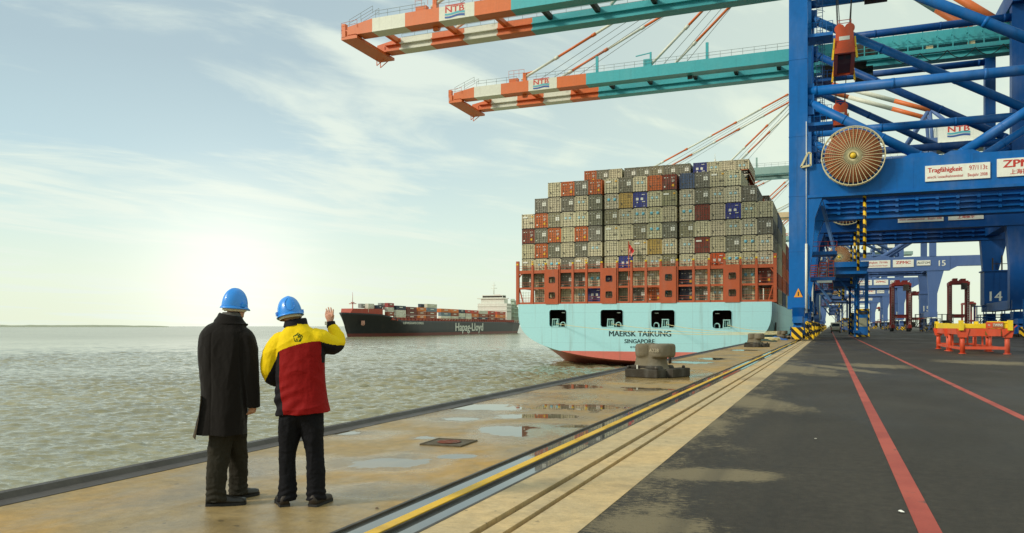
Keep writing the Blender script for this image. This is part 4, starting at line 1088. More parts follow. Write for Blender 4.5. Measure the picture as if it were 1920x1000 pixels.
        st_.box(-51.9, -51.3, GY0 - .3, GY0 + .5, 46.05, 47.7).bar((-51.6, GY0, 47.6), (-49.5, GY0, 47.9), .2, .2); st_.build('stay_anchor', o_, root)
        for xx in (-28.5, ): MB().box(xx - 1.2, xx + .2, GY0 - .4, GY0 + .4, 46.05, 47.4).bar((xx, GY0, 46.05), (xx, GY0, 48.6), .3, .3).bar((xx, GY0, 48.5), (xx - 2.6, GY0, 48.2), .15, .15).build('stay_anchor', c_, root)
        for xx in (-38, -19): MB().bar((xx, GY0, 46), (xx, GY0, 49.0), .45, .35).build('boom_post', c_, root)
        # lower walkway of the rear girder with uprights, boxes and cable trough
        lw = MB().box(-2, 45, GY0 - 2.3, GY0 - .7, 42.7, 42.95).box(-2, 45, GY0 - 2.35, GY0 - 2.2, 42.4, 43.0)
        for k in range(24): lw.bar((-1 + k * 2, GY0 - 2.25, 42.8), (-1 + k * 2, GY0 - 2.25, 46.2), .16, .16); lw.bar((-1 + k * 2, GY0 - 2.25, 45.0), (-1 + k * 2, GY0 - .6, 45.2), .12, .12)
        for zz in (43.5, 44.1): lw.tube((-2, GY0 - 2.25, zz), (45, GY0 - 2.25, zz), .05, 4)
        lw.build('service_walkway', c_, root)
        bx = MB()
        for xx in (8, 13.5, 19, 27): MB().box(xx, xx + .9, GY0 - 2.1, GY0 - 1.2, 42.96, 43.6).build('lamp_box', cream_p, root)
        bx.box(1, 6.5, GY0 - 1.6, GY0 - .7, 43.3, 45.2); bx.build('switch_box', cont_dark, root)
        ca = MB().box(3.9, 6.4, 8.6, 11.4, 40.2, 42.6); cab = ca.build('operator_cabin', cont_dark, root)
        MB().box(4.0, 6.3, 8.5, 8.59, 40.9, 42.2).box(3.8, 3.89, 8.7, 11.3, 40.6, 42.3).build('cabin_window', glass_d, cab)
        tl = MB().box(-1.2, 5.5, GY0 + .8, GY1 - .8, 43.2, 44.0); tl.build('trolley', cont_dark, root)
        # festoon cable loops
        fe = MB()
        for k in range(9):
            xa = 9 + k * 3.6; fe.path([(xa + 3.6 * i / 10, GY0 - 2.6, 42.4 - 1.3 * (1 - (2 * i / 10 - 1) ** 2)) for i in range(11)], .06, 4)
        fe.build('festoon_cable', cable_m, root)
    # forestays: coloured rods with thin cables beside them
    for gy in (GY0, GY1):
        for (xa, za, nseg) in ((-52.3, 46.6, 7), (-28.4, 46.5, 4)):
            A_, B_ = Vector((xa, gy, za)), Vector((-4, gy, 69))
            for k in range(nseg):
                p, q = A_.lerp(B_, k / nseg), A_.lerp(B_, (k + 1) / nseg)
                MB().tube(p, q, .24, 8).tube(q - (q - p).normalized() * .5, q + (q - p).normalized() * .3, .33, 8).build('forestay', (w_, o_)[k % 2], root)
    cb = MB()
    for k in range(4): cb.tube((-50 + k, GY0 + 1.6 + k * 1.7, 46.4), (-4, GY0 + 1.4 + k * 1.8, 69.8), .05, 4)
    for k in range(3): cb.tube((-27 + k, GY0 + 1.6 + k * 2.2, 46.4), (-4, GY0 + 1.4 + k * 2.4, 69.8), .05, 4)
    cb.build('hoist_cables', paint('grey_wire', S(136, 142, 138), .5, .2), root)
    # machinery house
    MB().box(26.2, 38.5, GY0 - 1.2, GY1 + 1.2, 48.8, 54.6).box(25.5, 39.5, GY0 - 2.2, GY1 + 2, 48.3, 48.8).build('machinery_house', white_paint, root)
    ntb_logo('emblem', root, 28.3, 50.3, 5.2, GY0 - 1.23)
    # cable reel, signs ---------------------------------------------------
    cable_reel(root, 2.35, 19.68, -1.0, 3.12)
    def sign(x0, x1, z0, z1, rows):
        s_ = MB().box(x0, x1, -.06, .08, z0, z1).build('sign_board', paint('sign_white', S(236, 236, 220), 0.5, 0.12), root)
        for body, fx, fz, size, mt, wd, bold in rows:
            text_obj('lettering', body, size, (x0 + fx * (x1 - x0), -.075, z0 + fz * (z1 - z0)), FACE_S, mt, s_, 0.006, wd, bold)
    if style == 'new':
        sign(9.3, 15.2, 16.64, 18.27, (('Tragfähigkeit', .31, .69, .68, red_letter, 3.15, .02), ('97/113t', .82, .69, .68, red_letter, 1.62, 0), ('einschl. Lastaufnahmemittel', .31, .26, .40, red_letter, 3.25, 0), ('Baujahr 2008', .81, .26, .46, red_letter, 1.75, 0)))
        sign(15.8, 20.2, 16.68, 18.5, (('ZPMC', .5, .68, 1.05, red_letter, 3.3, .045), ('上海振华', .5, .22, .55, red_letter, 2.1, .01)))
    else:
        sign(7.6, 14.6, 16.7, 18.6, (('Tragfähigkeit  75/100t', .5, .69, .7, red_letter, 5.8, .01), ('einschl. Lastaufnahmemittel  Baujahr', .5, .26, .5, red_letter, 5.8, 0)))
        sign(15.2, 20.0, 16.7, 18.6, (('ZPMC', .5, .60, 1.0, red_letter, 3.4, .04), ))
        sign(20.7, 23.8, 17.0, 18.3, (('ALSTOM', .5, .5, .8, cable_m, 2.8, .01),))
    if number: text_obj('crane_number', number, 2.0, (26.3, .07, 17.4), FACE_S, white_paint, root, 0.02, None, .05)
    # striped poles that hang from the beams
    for yy in (.8, D - .8):
        pz = MB().tube((3.55, yy, 8.9), (3.55, yy, 15.8), .17, 8).build('hazard_pole', haz_p, root)
    # stairs, platforms, cages between the waterside legs
    if detail > 0:
        for zz, x1, yb in ((10.0, .8, 6.5), (7.1, .6, 6.0)):
            MB().box(-2.0, x1, 3.2, yb, zz - .38, zz).build('platform', pm, root)
            r_ = MB(); handrail(r_, (-2.0, 3.25, zz), (x1, 3.25, zz), 1.1, .8); handrail(r_, (x1, 3.25, zz), (x1, yb, zz), 1.1, .8); r_.build('platform_railing', lash_red2 if zz > 9 else grey_rail, root)
        s_ = MB(); stair(s_, .2, -1.6, 6.8, 4.4, 7.0); stair(s_, -1.2, .8, 6.8, 7.1, 10.0); stair(s_, .6, -.8, 6.6, 10.0, 15.6, n=18); s_.build('stairs', paint('ladder_blue', S(64, 104, 150), .5, .2), root)
        cg = MB()
        for k, (xa, wd, ht) in enumerate(((-2.0, .75, 1.4), (-1.0, .7, 1.7), (-.1, .55, 1.9))):
            for xx in (xa, xa + wd):
                for yy in (3.5, 4.3): cg.bar((xx, yy, 7.1), (xx, yy, 7.1 + ht), .10, .10)
            for q in range(6): zz = 7.15 + ht * q / 5.2; cg.bar((xa, 3.5, zz), (xa + wd, 3.5, zz), .07, .07); cg.bar((xa, 4.3, zz), (xa + wd, 4.3, zz), .07, .07)
        cg.build('lashing_cage', lash_red2, root)
        MB().box(-1.3, .3, 3.1, 3.16, 7.75 - 1.3, 8.0 - 1.3).build('name_plate', white_paint, root)
        # upper ladder, platforms, guide
        lad = MB()
        for xx in (-1.3, -.7): lad.bar((xx, 2.2, 19.4), (xx, 2.2, 46), .07, .07)
        for k in range(66): lad.bar((-1.3, 2.2, 19.8 + k * .4), (-.7, 2.2, 19.8 + k * .4), .05, .05)
        for k in range(22): lad.path([(-1.0 + .5 * math.cos(a), 2.2 - .1 - .6 * math.sin(a), 21 + k * 1.2) for a in (0, .8, 1.57, 2.3, 3.14)], .03, 4)
        lad.build('ladder', paint('ladder_blue', S(64, 104, 150), .5, .2), root)
        for zz in (24.0, 33.8, 39.0):
            MB().box(-2.2, .35, .6, 3.4, zz - .35, zz).build('platform', pm, root); r_ = MB(); handrail(r_, (-2.2, .65, zz), (.35, .65, zz), 1.2, .6, .035); handrail(r_, (.35, .65, zz), (.35, 3.4, zz), 1.2, .6, .035); r_.build('platform_railing', pm, root)
        MB().box(-1.9, -.9, 1.8, 3.2, 24, 26.6).build('control_box', pm, root)
        lt = MB().bar((-2.9, -.25, 19.0), (-1.9, -.25, 19.15), .2, .2).bar((-2.9, -.25, 19.0), (-2.2, -.25, 20.5), .2, .2).bar((-2.2, -.25, 20.5), (-1.9, -.25, 20.5), .2, .2).bar((-1.9, -.25, 20.5), (-1.9, -.25, 19.1), .2, .2); lt.build('cable_guide', cream_p, root)
        # pipe and warning triangle on the leg
        MB().tube((-2.35, -.16, 3.0), (-2.35, -.16, 10.6), .13, 8).tube((-2.35, -.16, 10.6), (-2.35, -.16, 24), .04, 6).build('pipe', white_paint, root)
        wt = MB().prism([(-3.62, 4.75), (-2.72, 4.75), (-3.17, 5.75)], 'y', -.16, -.13).build('warning_sign', paint('warning_orange', S(236, 160, 52), 0.5, 0.1), root)
        MB().prism([(-3.24, 4.9), (-3.10, 4.9), (-3.12, 5.35), (-3.22, 5.35)], 'y', -.175, -.16).build('warning_mark', cable_m, wt)
    # lashing platform on two posts with the striped ground cabin
    pf = MB().box(-.4, 4.9, D + .4, D + 11.2, 9.5, 10.2).box(-.2, 4.7, D + 1, D + 10.5, 8.6, 9.5); pf.build('lashing_platform', pm, root)
    ps = MB()
    for xx in (3.55, 5.0): ps.box(xx - .22, xx + .22, D + 9.6, D + 10.1, 0.05, 9.4)
    ps.box(3.2, 3.8, D + 2, D + 9.6, 0.6, 1.0).bar((3.55, D + 9.8, 5.5), (.6, D + 9.8, 9.3), .12, .2); ps.build('platform_post', pm, root)
    xs_ = MB()
    for zz in (2.2, 4.6, 7.0): xs_.bar((3.55, D + 9.85, zz), (5.0, D + 9.85, zz + 2.2), .1, .1); xs_.bar((3.4, D + 2.2, zz), (3.4, D + 9.6, zz + 2.2), .12, .12); xs_.bar((3.4, D + 9.6, zz), (3.4, D + 2.2, zz + 2.2), .12, .12)
    for k in range(12): xs_.box(3.9, 4.7, D + 8.2, D + 8.5, 4.2 + k * .42, 4.27 + k * .42)
    xs_.bar((3.9, D + 8.3, 4.0), (3.9, D + 8.3, 9.3), .08, .08).bar((4.7, D + 8.3, 4.0), (4.7, D + 8.3, 9.3), .08, .08); xs_.build('platform_bracing', pm, root)
    cb_ = MB().box(3.75, 5.2, D + 9.3, D + 11.3, .15, 3.9).build('ground_cabin', pm, root)
    fr = MB()
    for xx in (3.7, 5.25): fr.box(xx - .1, xx + .1, D + 9.18, D + 9.28, .1, 4.0)
    for zz in (.18, 3.92): fr.box(3.6, 5.35, D + 9.17, D + 9.27, zz - .13, zz + .13)
    fr.build('hazard_frame', haz_d, cb_)
    MB().box(3.95, 5.0, D + 9.26, D + 9.31, 1.5, 2.75).build('cabin_window', paint('pale_window', S(150, 150, 122), 0.25, 0.3), cb_)
    MB().box(3.95, 5.0, D + 9.26, D + 9.31, 3.25, 3.65).build('cabin_louvre', cont_dark, cb_)
    return root

crane_labels = ['bright blue crane nearest the camera with large brown cable reel and capacity sign']
make_crane(93.4, '', 'nearest bright blue quay crane with a large brown cable reel beside its capacity sign', blue, 'new')
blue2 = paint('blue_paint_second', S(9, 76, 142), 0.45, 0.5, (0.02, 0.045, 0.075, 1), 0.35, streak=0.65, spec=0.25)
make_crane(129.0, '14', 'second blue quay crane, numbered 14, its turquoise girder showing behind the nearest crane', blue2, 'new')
slate = paint('slate_blue_haze', S(80, 108, 156), 0.5, 0.2, (0.05, 0.07, 0.10, 1), 0.5, streak=0.6)  # the paler blue carries the distance haze of the far cranes in its colour
grey_b = paint('grey_green_boom', S(140, 168, 158), 0.5, 0.25)
make_crane(227.0, '15', 'slate blue quay crane numbered 15 with three white boards on its beam', slate, 'old', (orange_p, white_b, grey_b))
make_crane(322.0, '16', 'slate blue quay crane standing just beyond the one numbered 15', slate, 'old', (orange_p, white_b, paint('sand_boom', S(206, 180, 140), 0.5, 0.2)), 0)
make_crane(410.0, '17', 'slate blue quay crane second beyond the one numbered 15, small in the distance', slate, 'old', (orange_p, white_b, grey_b), 0)
make_crane(520.0, '', 'farthest slate blue quay crane at the end of the quay', slate, 'old', (orange_p, white_b, grey_b), 0)

# spreaders hung on ropes from the trolleys
def make_spreader(y0, label):
    o = empty('spreader', (1.65, y0 + 11.2, 33.2), 0, label, 'spreader', 'spreaders hanging in the cranes')
    HLN = 4.3; f = MB().box(-.95, .95, -2.2, 2.2, 0.5, 1.0)
    for xx in (-.95, .95): f.box(xx - .22, xx + .22, -HLN, HLN, .0, .75)
    for yy in (-HLN - .05, HLN + .05): f.box(-1.2, 1.2, yy - .25, yy + .25, 0.0, .6)
    for yy in (-4, -2, 2, 4): f.box(-.8, .8, yy - .15, yy + .15, .3, .6)
    f.build('frame', spread_o, o)
    h = MB().box(-1.1, 1.1, -4.4, -3.6, .6, 1.35).prism([(-1.0, 1.35), (1.0, 1.35), (.95, 3.0), (.55, 3.4), (.15, 3.15), (-.15, 3.15), (-.55, 3.4), (-.95, 3.0)], 'y', -4.2, -3.8)
    for xx in (-.55, .55): h.lathe([(.55, -.12), (.55, .12)], (xx, -4.0, 3.0), 'y', 18)
    h.box(-1.15, 1.15, -3.6, 2, 1.0, 1.9); h.build('headblock', spread_o, o)
    MB().box(-.6, .55, -4.24, -4.2, 1.6, 2.05).build('name_plate', white_paint, o)
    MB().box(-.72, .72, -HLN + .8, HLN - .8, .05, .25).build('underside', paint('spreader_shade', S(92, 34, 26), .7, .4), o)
    for xx in (-.4, .4): MB().box(xx - .28, xx + .28, -HLN + .9, -HLN + 2.2, .0, .05).build('lock_pocket', cont_dark, o)
    for xx in (-1.2, 1.2):
        for yy in (-HLN - .2, HLN + .2): MB().bar((xx, yy, .5), (xx * 1.1, yy, -.7), .22, .3).bar((xx, yy, .5), (xx * .92, yy, 1.8), .16, .2).build('corner_flipper', yellow_paint, o)
    r_ = MB()
    for xx, yy in ((-.6, -2), (.6, -2), (-.6, 2), (.6, 2)):
        r_.tube((xx, yy, 1.9), (xx * 1.6, yy * 1.3, 11), .045, 4)
    for xx in (-.5, .5): r_.tube((xx, -4.0, 3.3), (xx * 2, -3.5, 11), .04, 4)
    r_.build('hoist_rope', cable_m, o)
    rr = MB(); handrail(rr, (-.7, -4.0, 3.2), (.7, -4.0, 3.2), .8, .7, .04); rr.build('railing', lash_red2, o)
    return o
make_spreader(93.4, 'orange spreader with yellow corner arms hanging high in the nearest crane')
make_spreader(129.0, 'orange spreader hanging behind the top of the big cable reel')
# ------------------------------------------------------------------ bollards and other things on the quay
boll_m = paint('cast_bollard', S(112, 102, 80), 0.75, 0.6, (0.05, 0.045, 0.035, 1), 2.2, bump=0.9, streak=0.5)
boll_d = paint('bollard_base', S(52, 46, 36), 0.85, 0.6, (0.04, 0.035, 0.02, 1), 2.0, bump=0.7)
def bollard_body():
    q = MB(); n = 28; prof = []
    # waisted trunk: oval sections from the plinth to the head
    secs = [(0.20, .62, .54), (0.28, .56, .50), (0.40, .51, .45), (0.58, .48, .43), (0.70, .475, .42), (0.80, .475, .40)]
    q.lathe([(1, 0)], n=4, caps=False) if False else None
    vs = []
    for z, a, b in secs:
        for i in range(n):
            t = 2 * math.pi * i / n; vs.append((a * math.cos(t) - .14, b * math.sin(t), z))
    fs = [(k * n + i, k * n + (i + 1) % n, (k + 1) * n + (i + 1) % n, (k + 1) * n + i) for k in range(len(secs) - 1) for i in range(n)]
    fs += [tuple(reversed(range(n))), tuple((len(secs) - 1) * n + i for i in range(n))]
    q.add(vs, fs, 0, True)
    # twin horn head: two lobes joined by a bridge, flat top
    q.box(-.48, .46, -.30, .30, .64, .97)
    for cx, cy, r in ((-.22, -.18, .325), (.24, -.15, .31), (-.26, .15, .30), (.26, .18, .30)):
        q.lathe([(r * .82, .60), (r * .97, .66), (r, .76), (r, .92), (r * .93, 1.0), (r * .7, 1.02)], (cx, cy, 0), 'z', 20)
    me = remesh(q.mesh('b', boll_m), 0.026, 'bollard_body', 3)
    me.materials.clear(); me.materials.append(boll_m); return me
BM = bollard_body()
def base_mesh():
    q = MB().box(-.70, .44, -.62, .55, 0.0, .26).prism([(-.66, .26), (.40, .26), (.34, .36), (-.60, .36)], 'y', -.5, .5).box(.30, .68, -.1, .95, 0.0, .27)
    o = q.build('tmp', boll_d); bevel_mesh(o, .03); me = o.data; bpy.data.objects.remove(o); return me
BB = base_mesh()
bl = ['grey twin-horn bollard in the foreground, right in front of the ship stern', 'second grey bollard along the quay edge, with ropes passing behind it',
      'third grey bollard beside the mooring ropes at the quay edge', 'fourth small bollard at the foot of the nearest crane']
for k, yk in enumerate((24.3, 62.0, 100.0, 137.0)):
    o = empty('bollard', (-4.95 - .12 * k, yk, 0), -YAW * .9 if k == 0 else -YAW * .8, bl[k], 'bollard', 'mooring bollards along the quay edge')
    for nm, me in (('bollard_head', BM), ('base_plinth', BB)):
        c_ = bpy.data.objects.new(nm, me); C.objects.link(c_); c_.parent = o
    if k == 0:
        text_obj('bollard_number', 'A228', .15, (.25, -.495, .82), (R(90), 0, R(3)), paint('faded_white', S(176, 166, 140), 0.7, 0.5), o, .004)
        MB().box(-.30, -.27, -.58, -.55, .24, .38).build('pin', white_paint, o)
    for xx, yy in ((-.62, -.54), (.36, -.54), (-.62, .45), (.58, .7)):
        MB().lathe([(.05, 0), (.05, .07), (.03, .09)], (xx, yy, .26), 'z', 8).build('anchor_bolt', steel_dark, o)

# handrail hoops of the quay ladder behind the bollard
p = ground_at(1277, 672); 
q = MB()
for dy in (0, .75):
    q.path([(0, dy, 0), (0, dy, .45), (.10, dy, .52), (.48, dy, .52), (.55, dy, .45), (.55, dy, 0)], .045, 6)
q.tube((.28, 0, 0), (.28, 0, .5), .035, 6)
o = q.build('ladder_hoop', paint('black_iron', S(44, 40, 36), 0.6, 0.5)); o.location = (-6.72, 33.2, 0); o.rotation_euler.z = R(8)
tag(o, 'black steel ladder hoops on the quay edge behind the front bollard', 'ladder')

# drain cover
dp = ground_at(842, 831)
o = empty('drain_cover', (dp.x, dp.y, 0.0), R(2), 'square rusty drain cover with a round reddish lid in the wet concrete', 'drain cover')
q = MB().box(-.42, .42, -.42, .42, -.02, .012); q.box(-.44, -.40, -.44, .44, 0, .018); q.box(.40, .44, -.44, .44, 0, .018); q.box(-.40, .40, -.44, -.40, 0, .018); q.box(-.40, .40, .40, .44, 0, .018)
q.build('frame', paint('drain_frame', S(88, 78, 58), 0.75, 0.5, (0.03, 0.025, 0.02, 1), 6, bump=.5), o)
q = MB().lathe([(.01, .014), (.23, .014), (.24, .022), (.22, .023), (.01, .019)], n=28)
for k in range(-4, 5): q.box(-math.sqrt(max(.001, .045 - (k * .05) ** 2)), math.sqrt(max(.001, .045 - (k * .05) ** 2)), k * .05 - .010, k * .05 + .010, .017, .025)
lid = q.build('lid', paint('rust_lid', S(128, 70, 52), 0.8, 0.9, (0.10, 0.06, 0.035, 1), 9, bump=.6, streak=0), o)

o.scale = (.66, .66, 1)

# heap of rope and blue net by the third bollard
hp = MB(); r3 = random.Random(8)
for k in range(26):
    a = r3.uniform(0, 6.28); hp.path([(math.cos(a + i * .5) * (.5 + .2 * r3.random()) * 1.6, math.sin(a + i * .5) * .5 - .3, .08 + .1 * r3.random() + k * .008) for i in range(9)], .05, 5)
o = hp.build('rope_heap', rope_m); o.location = (-5.9, 88.5, 0); tag(o, 'heap of pale rope lying on the quay edge before the third bollard', 'rope heap')
bn = MB(); n = 12
for i in range(n + 1):
    for j in range(n + 1):
        u, v = i / n * 2 - 1, j / n * 2 - 1; rr = math.sqrt(u * u + v * v); bn.v.append((u * 1.3, v * .6, max(0.01, .42 * (1 - rr * .8) + .12 * mnoise.noise((u * 3, v * 3, 1.3)))))
for i in range(n):
    for j in range(n): bn.f.append((i * (n + 1) + j, (i + 1) * (n + 1) + j, (i + 1) * (n + 1) + j + 1, i * (n + 1) + j + 1)); bn.mi.append(0); bn.sm.append(False)
o = bn.build('blue_tarpaulin', paint('blue_tarp', S(60, 110, 176), 0.6, 0.2)); o.location = (-5.6, 94.0, 0); tag(o, 'crumpled blue tarpaulin beside the rope heap on the quay edge', 'tarpaulin')
gn = MB(); gn.v = [(x_ * 1.1, y_ * 1.2, z_ * .8) for x_, y_, z_ in bn.v]; gn.f = list(bn.f); gn.mi = list(bn.mi); gn.sm = list(bn.sm)
o = gn.build('green_net', paint('green_net', S(32, 62, 52), 0.9, 0.3)); o.location = (-6.3, 84.0, 0); tag(o, 'dark green net bundled on the quay edge', 'net')

# small litter on the asphalt
for (px, py, sz, nm, lab, colr) in ((1690, 962, .034, 'paper_scrap', 'small white paper scrap lying on the asphalt near the red line', S(230, 230, 220)),
                                    (1530, 824, .02, 'paper_scrap', 'tiny pale scrap lying in the middle of the asphalt', S(210, 206, 190)),
                                    (707, 955, .02, 'stone', 'small brown stone lying on the concrete beside the channel', S(90, 66, 40)),
                                    (890, 902, .03, 'debris', 'bits of rubble lying in the water of the rail channel', S(120, 84, 52))):
    g = ground_at(px, py); q = MB(); n = 7; r3 = random.Random(px)
    ring = [(math.cos(2 * math.pi * i / n) * sz * r3.uniform(.6, 1.3), math.sin(2 * math.pi * i / n) * sz * r3.uniform(.5, 1.1), r3.uniform(0.001, sz * .4)) for i in range(n)]
    q.add(ring + [(0, 0, sz * .6), (0, 0, 0)], [(i, (i + 1) % n, n) for i in range(n)] + [((i + 1) % n, i, n + 1) for i in range(n)])
    o = q.build(nm, paint(nm + '_mat' + str(px), colr, .8, .1)); o.location = (g.x, g.y, 0.005 if nm != 'debris' else -0.05); tag(o, lab, 'litter')

# ------------------------------------------------------------------ orange stand with a yellow spreader on it
stand_m = paint('stand_orange', S(220, 82, 46), 0.5, 0.55, (0.16, 0.06, 0.04, 1), 1.0)
sx0, sx1, sy0, sy1 = 6.95, 9.12, 51.0, 61.6
SX, SY = (sx0 + sx1) / 2, (sy0 + sy1) / 2
st = empty('spreader_stand', (SX, SY, 0), 0, 'orange steel stand on round legs that carries a yellow spreader on the asphalt', 'stand')
hw, hl = (sx1 - sx0) / 2, (sy1 - sy0) / 2
for xx in (-hw, hw):
    for yy in (-hl, -hl * .05, hl * .12, hl):
        l = MB().tube((xx, yy, 0), (xx, yy, 1.15), .13 if abs(yy) > hl * .9 else .10, 14).lathe([(.2, 0), (.2, .04)], (xx, yy, 0), 'z', 14)
        l.build('leg', stand_m, st)
b_ = MB()
for yy in (-hl, hl): b_.box(-hw, hw, yy - .07, yy + .07, .26, .42)
for xx in (-hw, hw): b_.box(xx - .07, xx + .07, -hl, hl, .22, .36)
for k in range(5): b_.bar((-hw + .45 + k * .42, hl * .4, .3), (-hw + .45 + k * .42, hl * .4, 1.2), .1, .1)
b_.build('lower_frame', stand_m, st)
b_ = MB()
for yy in (-hl, hl): b_.box(-hw - .12, hw + .15, yy - .14, yy + .14, 1.0, 1.42)
for xx in (-hw, hw): b_.box(xx - .12, xx + .12, -hl, hl, 1.08, 1.42)
for xx, wd in ((-hw, .4), (hw, .4)):
    for yy in (-hl, hl, .05 * hl): b_.prism([(xx - wd * .8, 1.42), (xx + wd * .8, 1.42), (xx + wd * .5, .92), (xx - wd * .5, .92)], 'y', yy - .2, yy + .2)
b_.prism([(-.05, 1.42), (.75, 1.42), (.75, 1.0), (.15, 1.0)], 'y', -hl - .2, -hl - .15)
b_.bar((.85, -hl - .25, 1.02), (1.5, -hl - .25, 1.6), .05, .05)
b_.build('upper_frame', stand_m, st)
MB().box(.0, .80, -hl - .17, -hl - .145, 1.06, 1.36).build('recess_plate', paint('olive_plate', S(132, 104, 34), .6, .4), st)
ysp = empty('spreader', (SX, SY, 1.42), 0, 'yellow container spreader resting on the orange stand, lettered TWINS at its end', 'spreader')
ylo = paint('spreader_yellow', S(240, 206, 36), .5, .3, (0.16, 0.08, 0.03, 1), 1.2)
f = MB()
for xx in (-hw + .02, hw - .02): f.box(xx - .15, xx + .15, -hl + .2, hl - .1, .0, .3)
f.box(-hw - .2, hw - .15 - 1.4, hl - .4, hl + .1, 0, .34); f.box(-hw - .2, hw + .2, hl - .3, hl + .1, 0, .3)
f.box(.15, hw + .1, -hl - .15, -hl + .35, .02, .40).box(.1, hw + .12, -hl - .19, -hl - .15, .30, .36)
for k in range(4): f.box(-hw + .2, hw - .2, -hl + 2 + k * 2.2, -hl + 2.2 + k * 2.2, .03, .22)
f.build('frame', ylo, ysp)
MB().box(.02, .86, -hl - .24, -hl - .19, .02, .36).build('end_plate', stand_m, ysp)
tp = MB().box(.34, .84, -hl - .26, -hl - .24, .07, .31).build('name_board', paint('board_tan', S(176, 110, 70), .6, .3), ysp)
text_obj('lettering', 'TWINS', .20, (.59, -hl - .265, .19), FACE_S, white_paint, tp, .004, .46, .004)
text_obj('number', '42', .12, (.17, -hl - .245, .19), FACE_S, white_paint, ysp, .004)
for xx in (-hw - .1, hw + .1):
    for yy in (-hl - .2, hl + .1): MB().box(xx - .12, xx + .12, yy - .12, yy + .12, -.1, .46).build('corner_guide', ylo, ysp)

# ------------------------------------------------------------------ straddle carriers
sc_m = paint('carrier_red', S(134, 44, 36), .5, .35, (0.05, 0.03, 0.02, 1), .5)
def carrier():
    o = empty('straddle_carrier', (0, 0, 0)); H = 14.2
    for sx in (-2.25, 2.25):
        f = MB()
        for yy in (-3.6, 3.6): f.box(sx - .38, sx + .38, yy - .5, yy + .5, 1.3, H)
        f.box(sx - .5, sx + .5, -4.9, 4.9, 1.0, 1.9); f.box(sx - .42, sx + .42, -4.6, 4.6, H - .9, H); f.build('side_frame', sc_m, o)
        for yy in (-3.8, -1.4, 1.4, 3.8): MB().lathe([(.3, -.24), (.75, -.24), (.8, -.12), (.8, .12), (.75, .24), (.3, .24)], (sx, yy, .8), 'x', 18).build('wheel', black_rubber, o)
        ld = MB()
        for q_ in (-.25, .2): ld.box(sx + q_, sx + q_ + .05, -4.14, -4.09, 1.7, 13.6)
        for k in range(24): ld.box(sx - .25, sx + .25, -4.16, -4.08, 1.8 + k * .5, 1.9 + k * .5)
        ld.build('ladder', mark_white if sx > 0 else grey_rail, o)
    t_ = MB()
    for yy in (-4.2, 0, 4.2): t_.box(-2.3, 2.3, yy - .35, yy + .35, H - .5, H + .3)
    t_.box(-1.6, -.4, -4.4, 1.0, H + .3, H + 1.0).box(.4, 1.7, -3.8, 3.8, H + .3, H + .9); t_.build('top_frame', sc_m, o)
    MB().box(.5, 2.0, -4.9, -3.2, H - 2.2, H - .4).build('driver_cabin', cont_dark, o)
    s_ = MB().box(-1.2, 1.2, -5.5, 5.5, 4.0, 4.5)
    for sx in (-1.8, 1.8): s_.box(sx - .1, sx + .1, -3.4, -3.1, 3.0, H - .5)
    s_.box(-1.9, 1.9, -3.5, -3.0, 4.4, 5.0); s_.build('spreader_frame', sc_m, o)
    return o
c0 = carrier()
cl = ['dark red straddle carrier in front of the leg of crane 15, its load frame lowered', 'dark red straddle carrier behind the orange stand, left of its raised yellow end',
      'distant red straddle carrier half hidden behind the leg of crane 15', 'small distant red straddle carrier just right of the one behind the stand',
      'tiny far-off red straddle carrier seen beneath the farthest cranes']
for k, (x_, y_, rz) in enumerate(((19.7, 265, 0), (34.6, 262, R(-4)), (31.5, 350, R(4)), (71, 500, R(6)), (31, 612, 0))):
    o = c0 if k == 0 else copy_tree(c0)
    o.location = (x_, y_, 0); o.rotation_euler.z = rz
    tag(o, cl[k], 'straddle carrier', 'red straddle carriers on the terminal yard')

# ------------------------------------------------------------------ silver van driving along the quay
v = empty('van', (1.35, 196, 0), 0, 'silver van seen from behind on the lane beneath the cranes', 'van')
silver = paint('silver_paint', S(190, 186, 168), .35, .15, metallic=.15)
b_ = MB(); hw = 1.08
prof = [(0.30, 0.40), (0.02, 0.75), (0.0, 1.25), (0.22, 2.25), (0.5, 2.42), (3.4, 2.38), (4.3, 1.55), (5.1, 1.25), (5.25, .6), (5.0, .4)]
b_.prism(prof, 'x', -hw, hw); bd = b_.build('body', silver, v); bevel_mesh(bd, .09, 3, 20)
MB().add([(-.86, .03, 1.38), (.86, .03, 1.38), (.76, .20, 2.2), (-.76, .20, 2.2), (-.86, .08, 1.38), (.86, .08, 1.38), (.76, .26, 2.2), (-.76, .26, 2.2)], [(0, 1, 2, 3), (4, 5, 6, 7), (0, 1, 5, 4), (1, 2, 6, 5), (2, 3, 7, 6), (3, 0, 4, 7)]).build('rear_window', glass_d, v)
MB().box(-1.0, 1.0, -.10, .2, .35, .62).build('bumper', cont_dark, v)
for sx in (-1, 1):
    MB().box(sx * .98 - .1, sx * .98 + .1, -.03, .12, .8, 1.35).build('tail_light', paint('tail_red', S(150, 30, 24), .3, .1), v)
    MB().box(sx * 1.2 - .12, sx * 1.2 + .12, 3.6, 3.75, 1.35, 1.75).build('wing_mirror', cont_dark, v)
    for yy in (.95, 4.2): MB().lathe([(.18, -.11), (.36, -.11), (.36, .11), (.18, .11)], (sx * .92, yy, .36), 'x', 16).build('wheel', black_rubber, v)
MB().box(-.27, .27, -.02, .05, .85, .98).build('number_plate', white_paint, v)

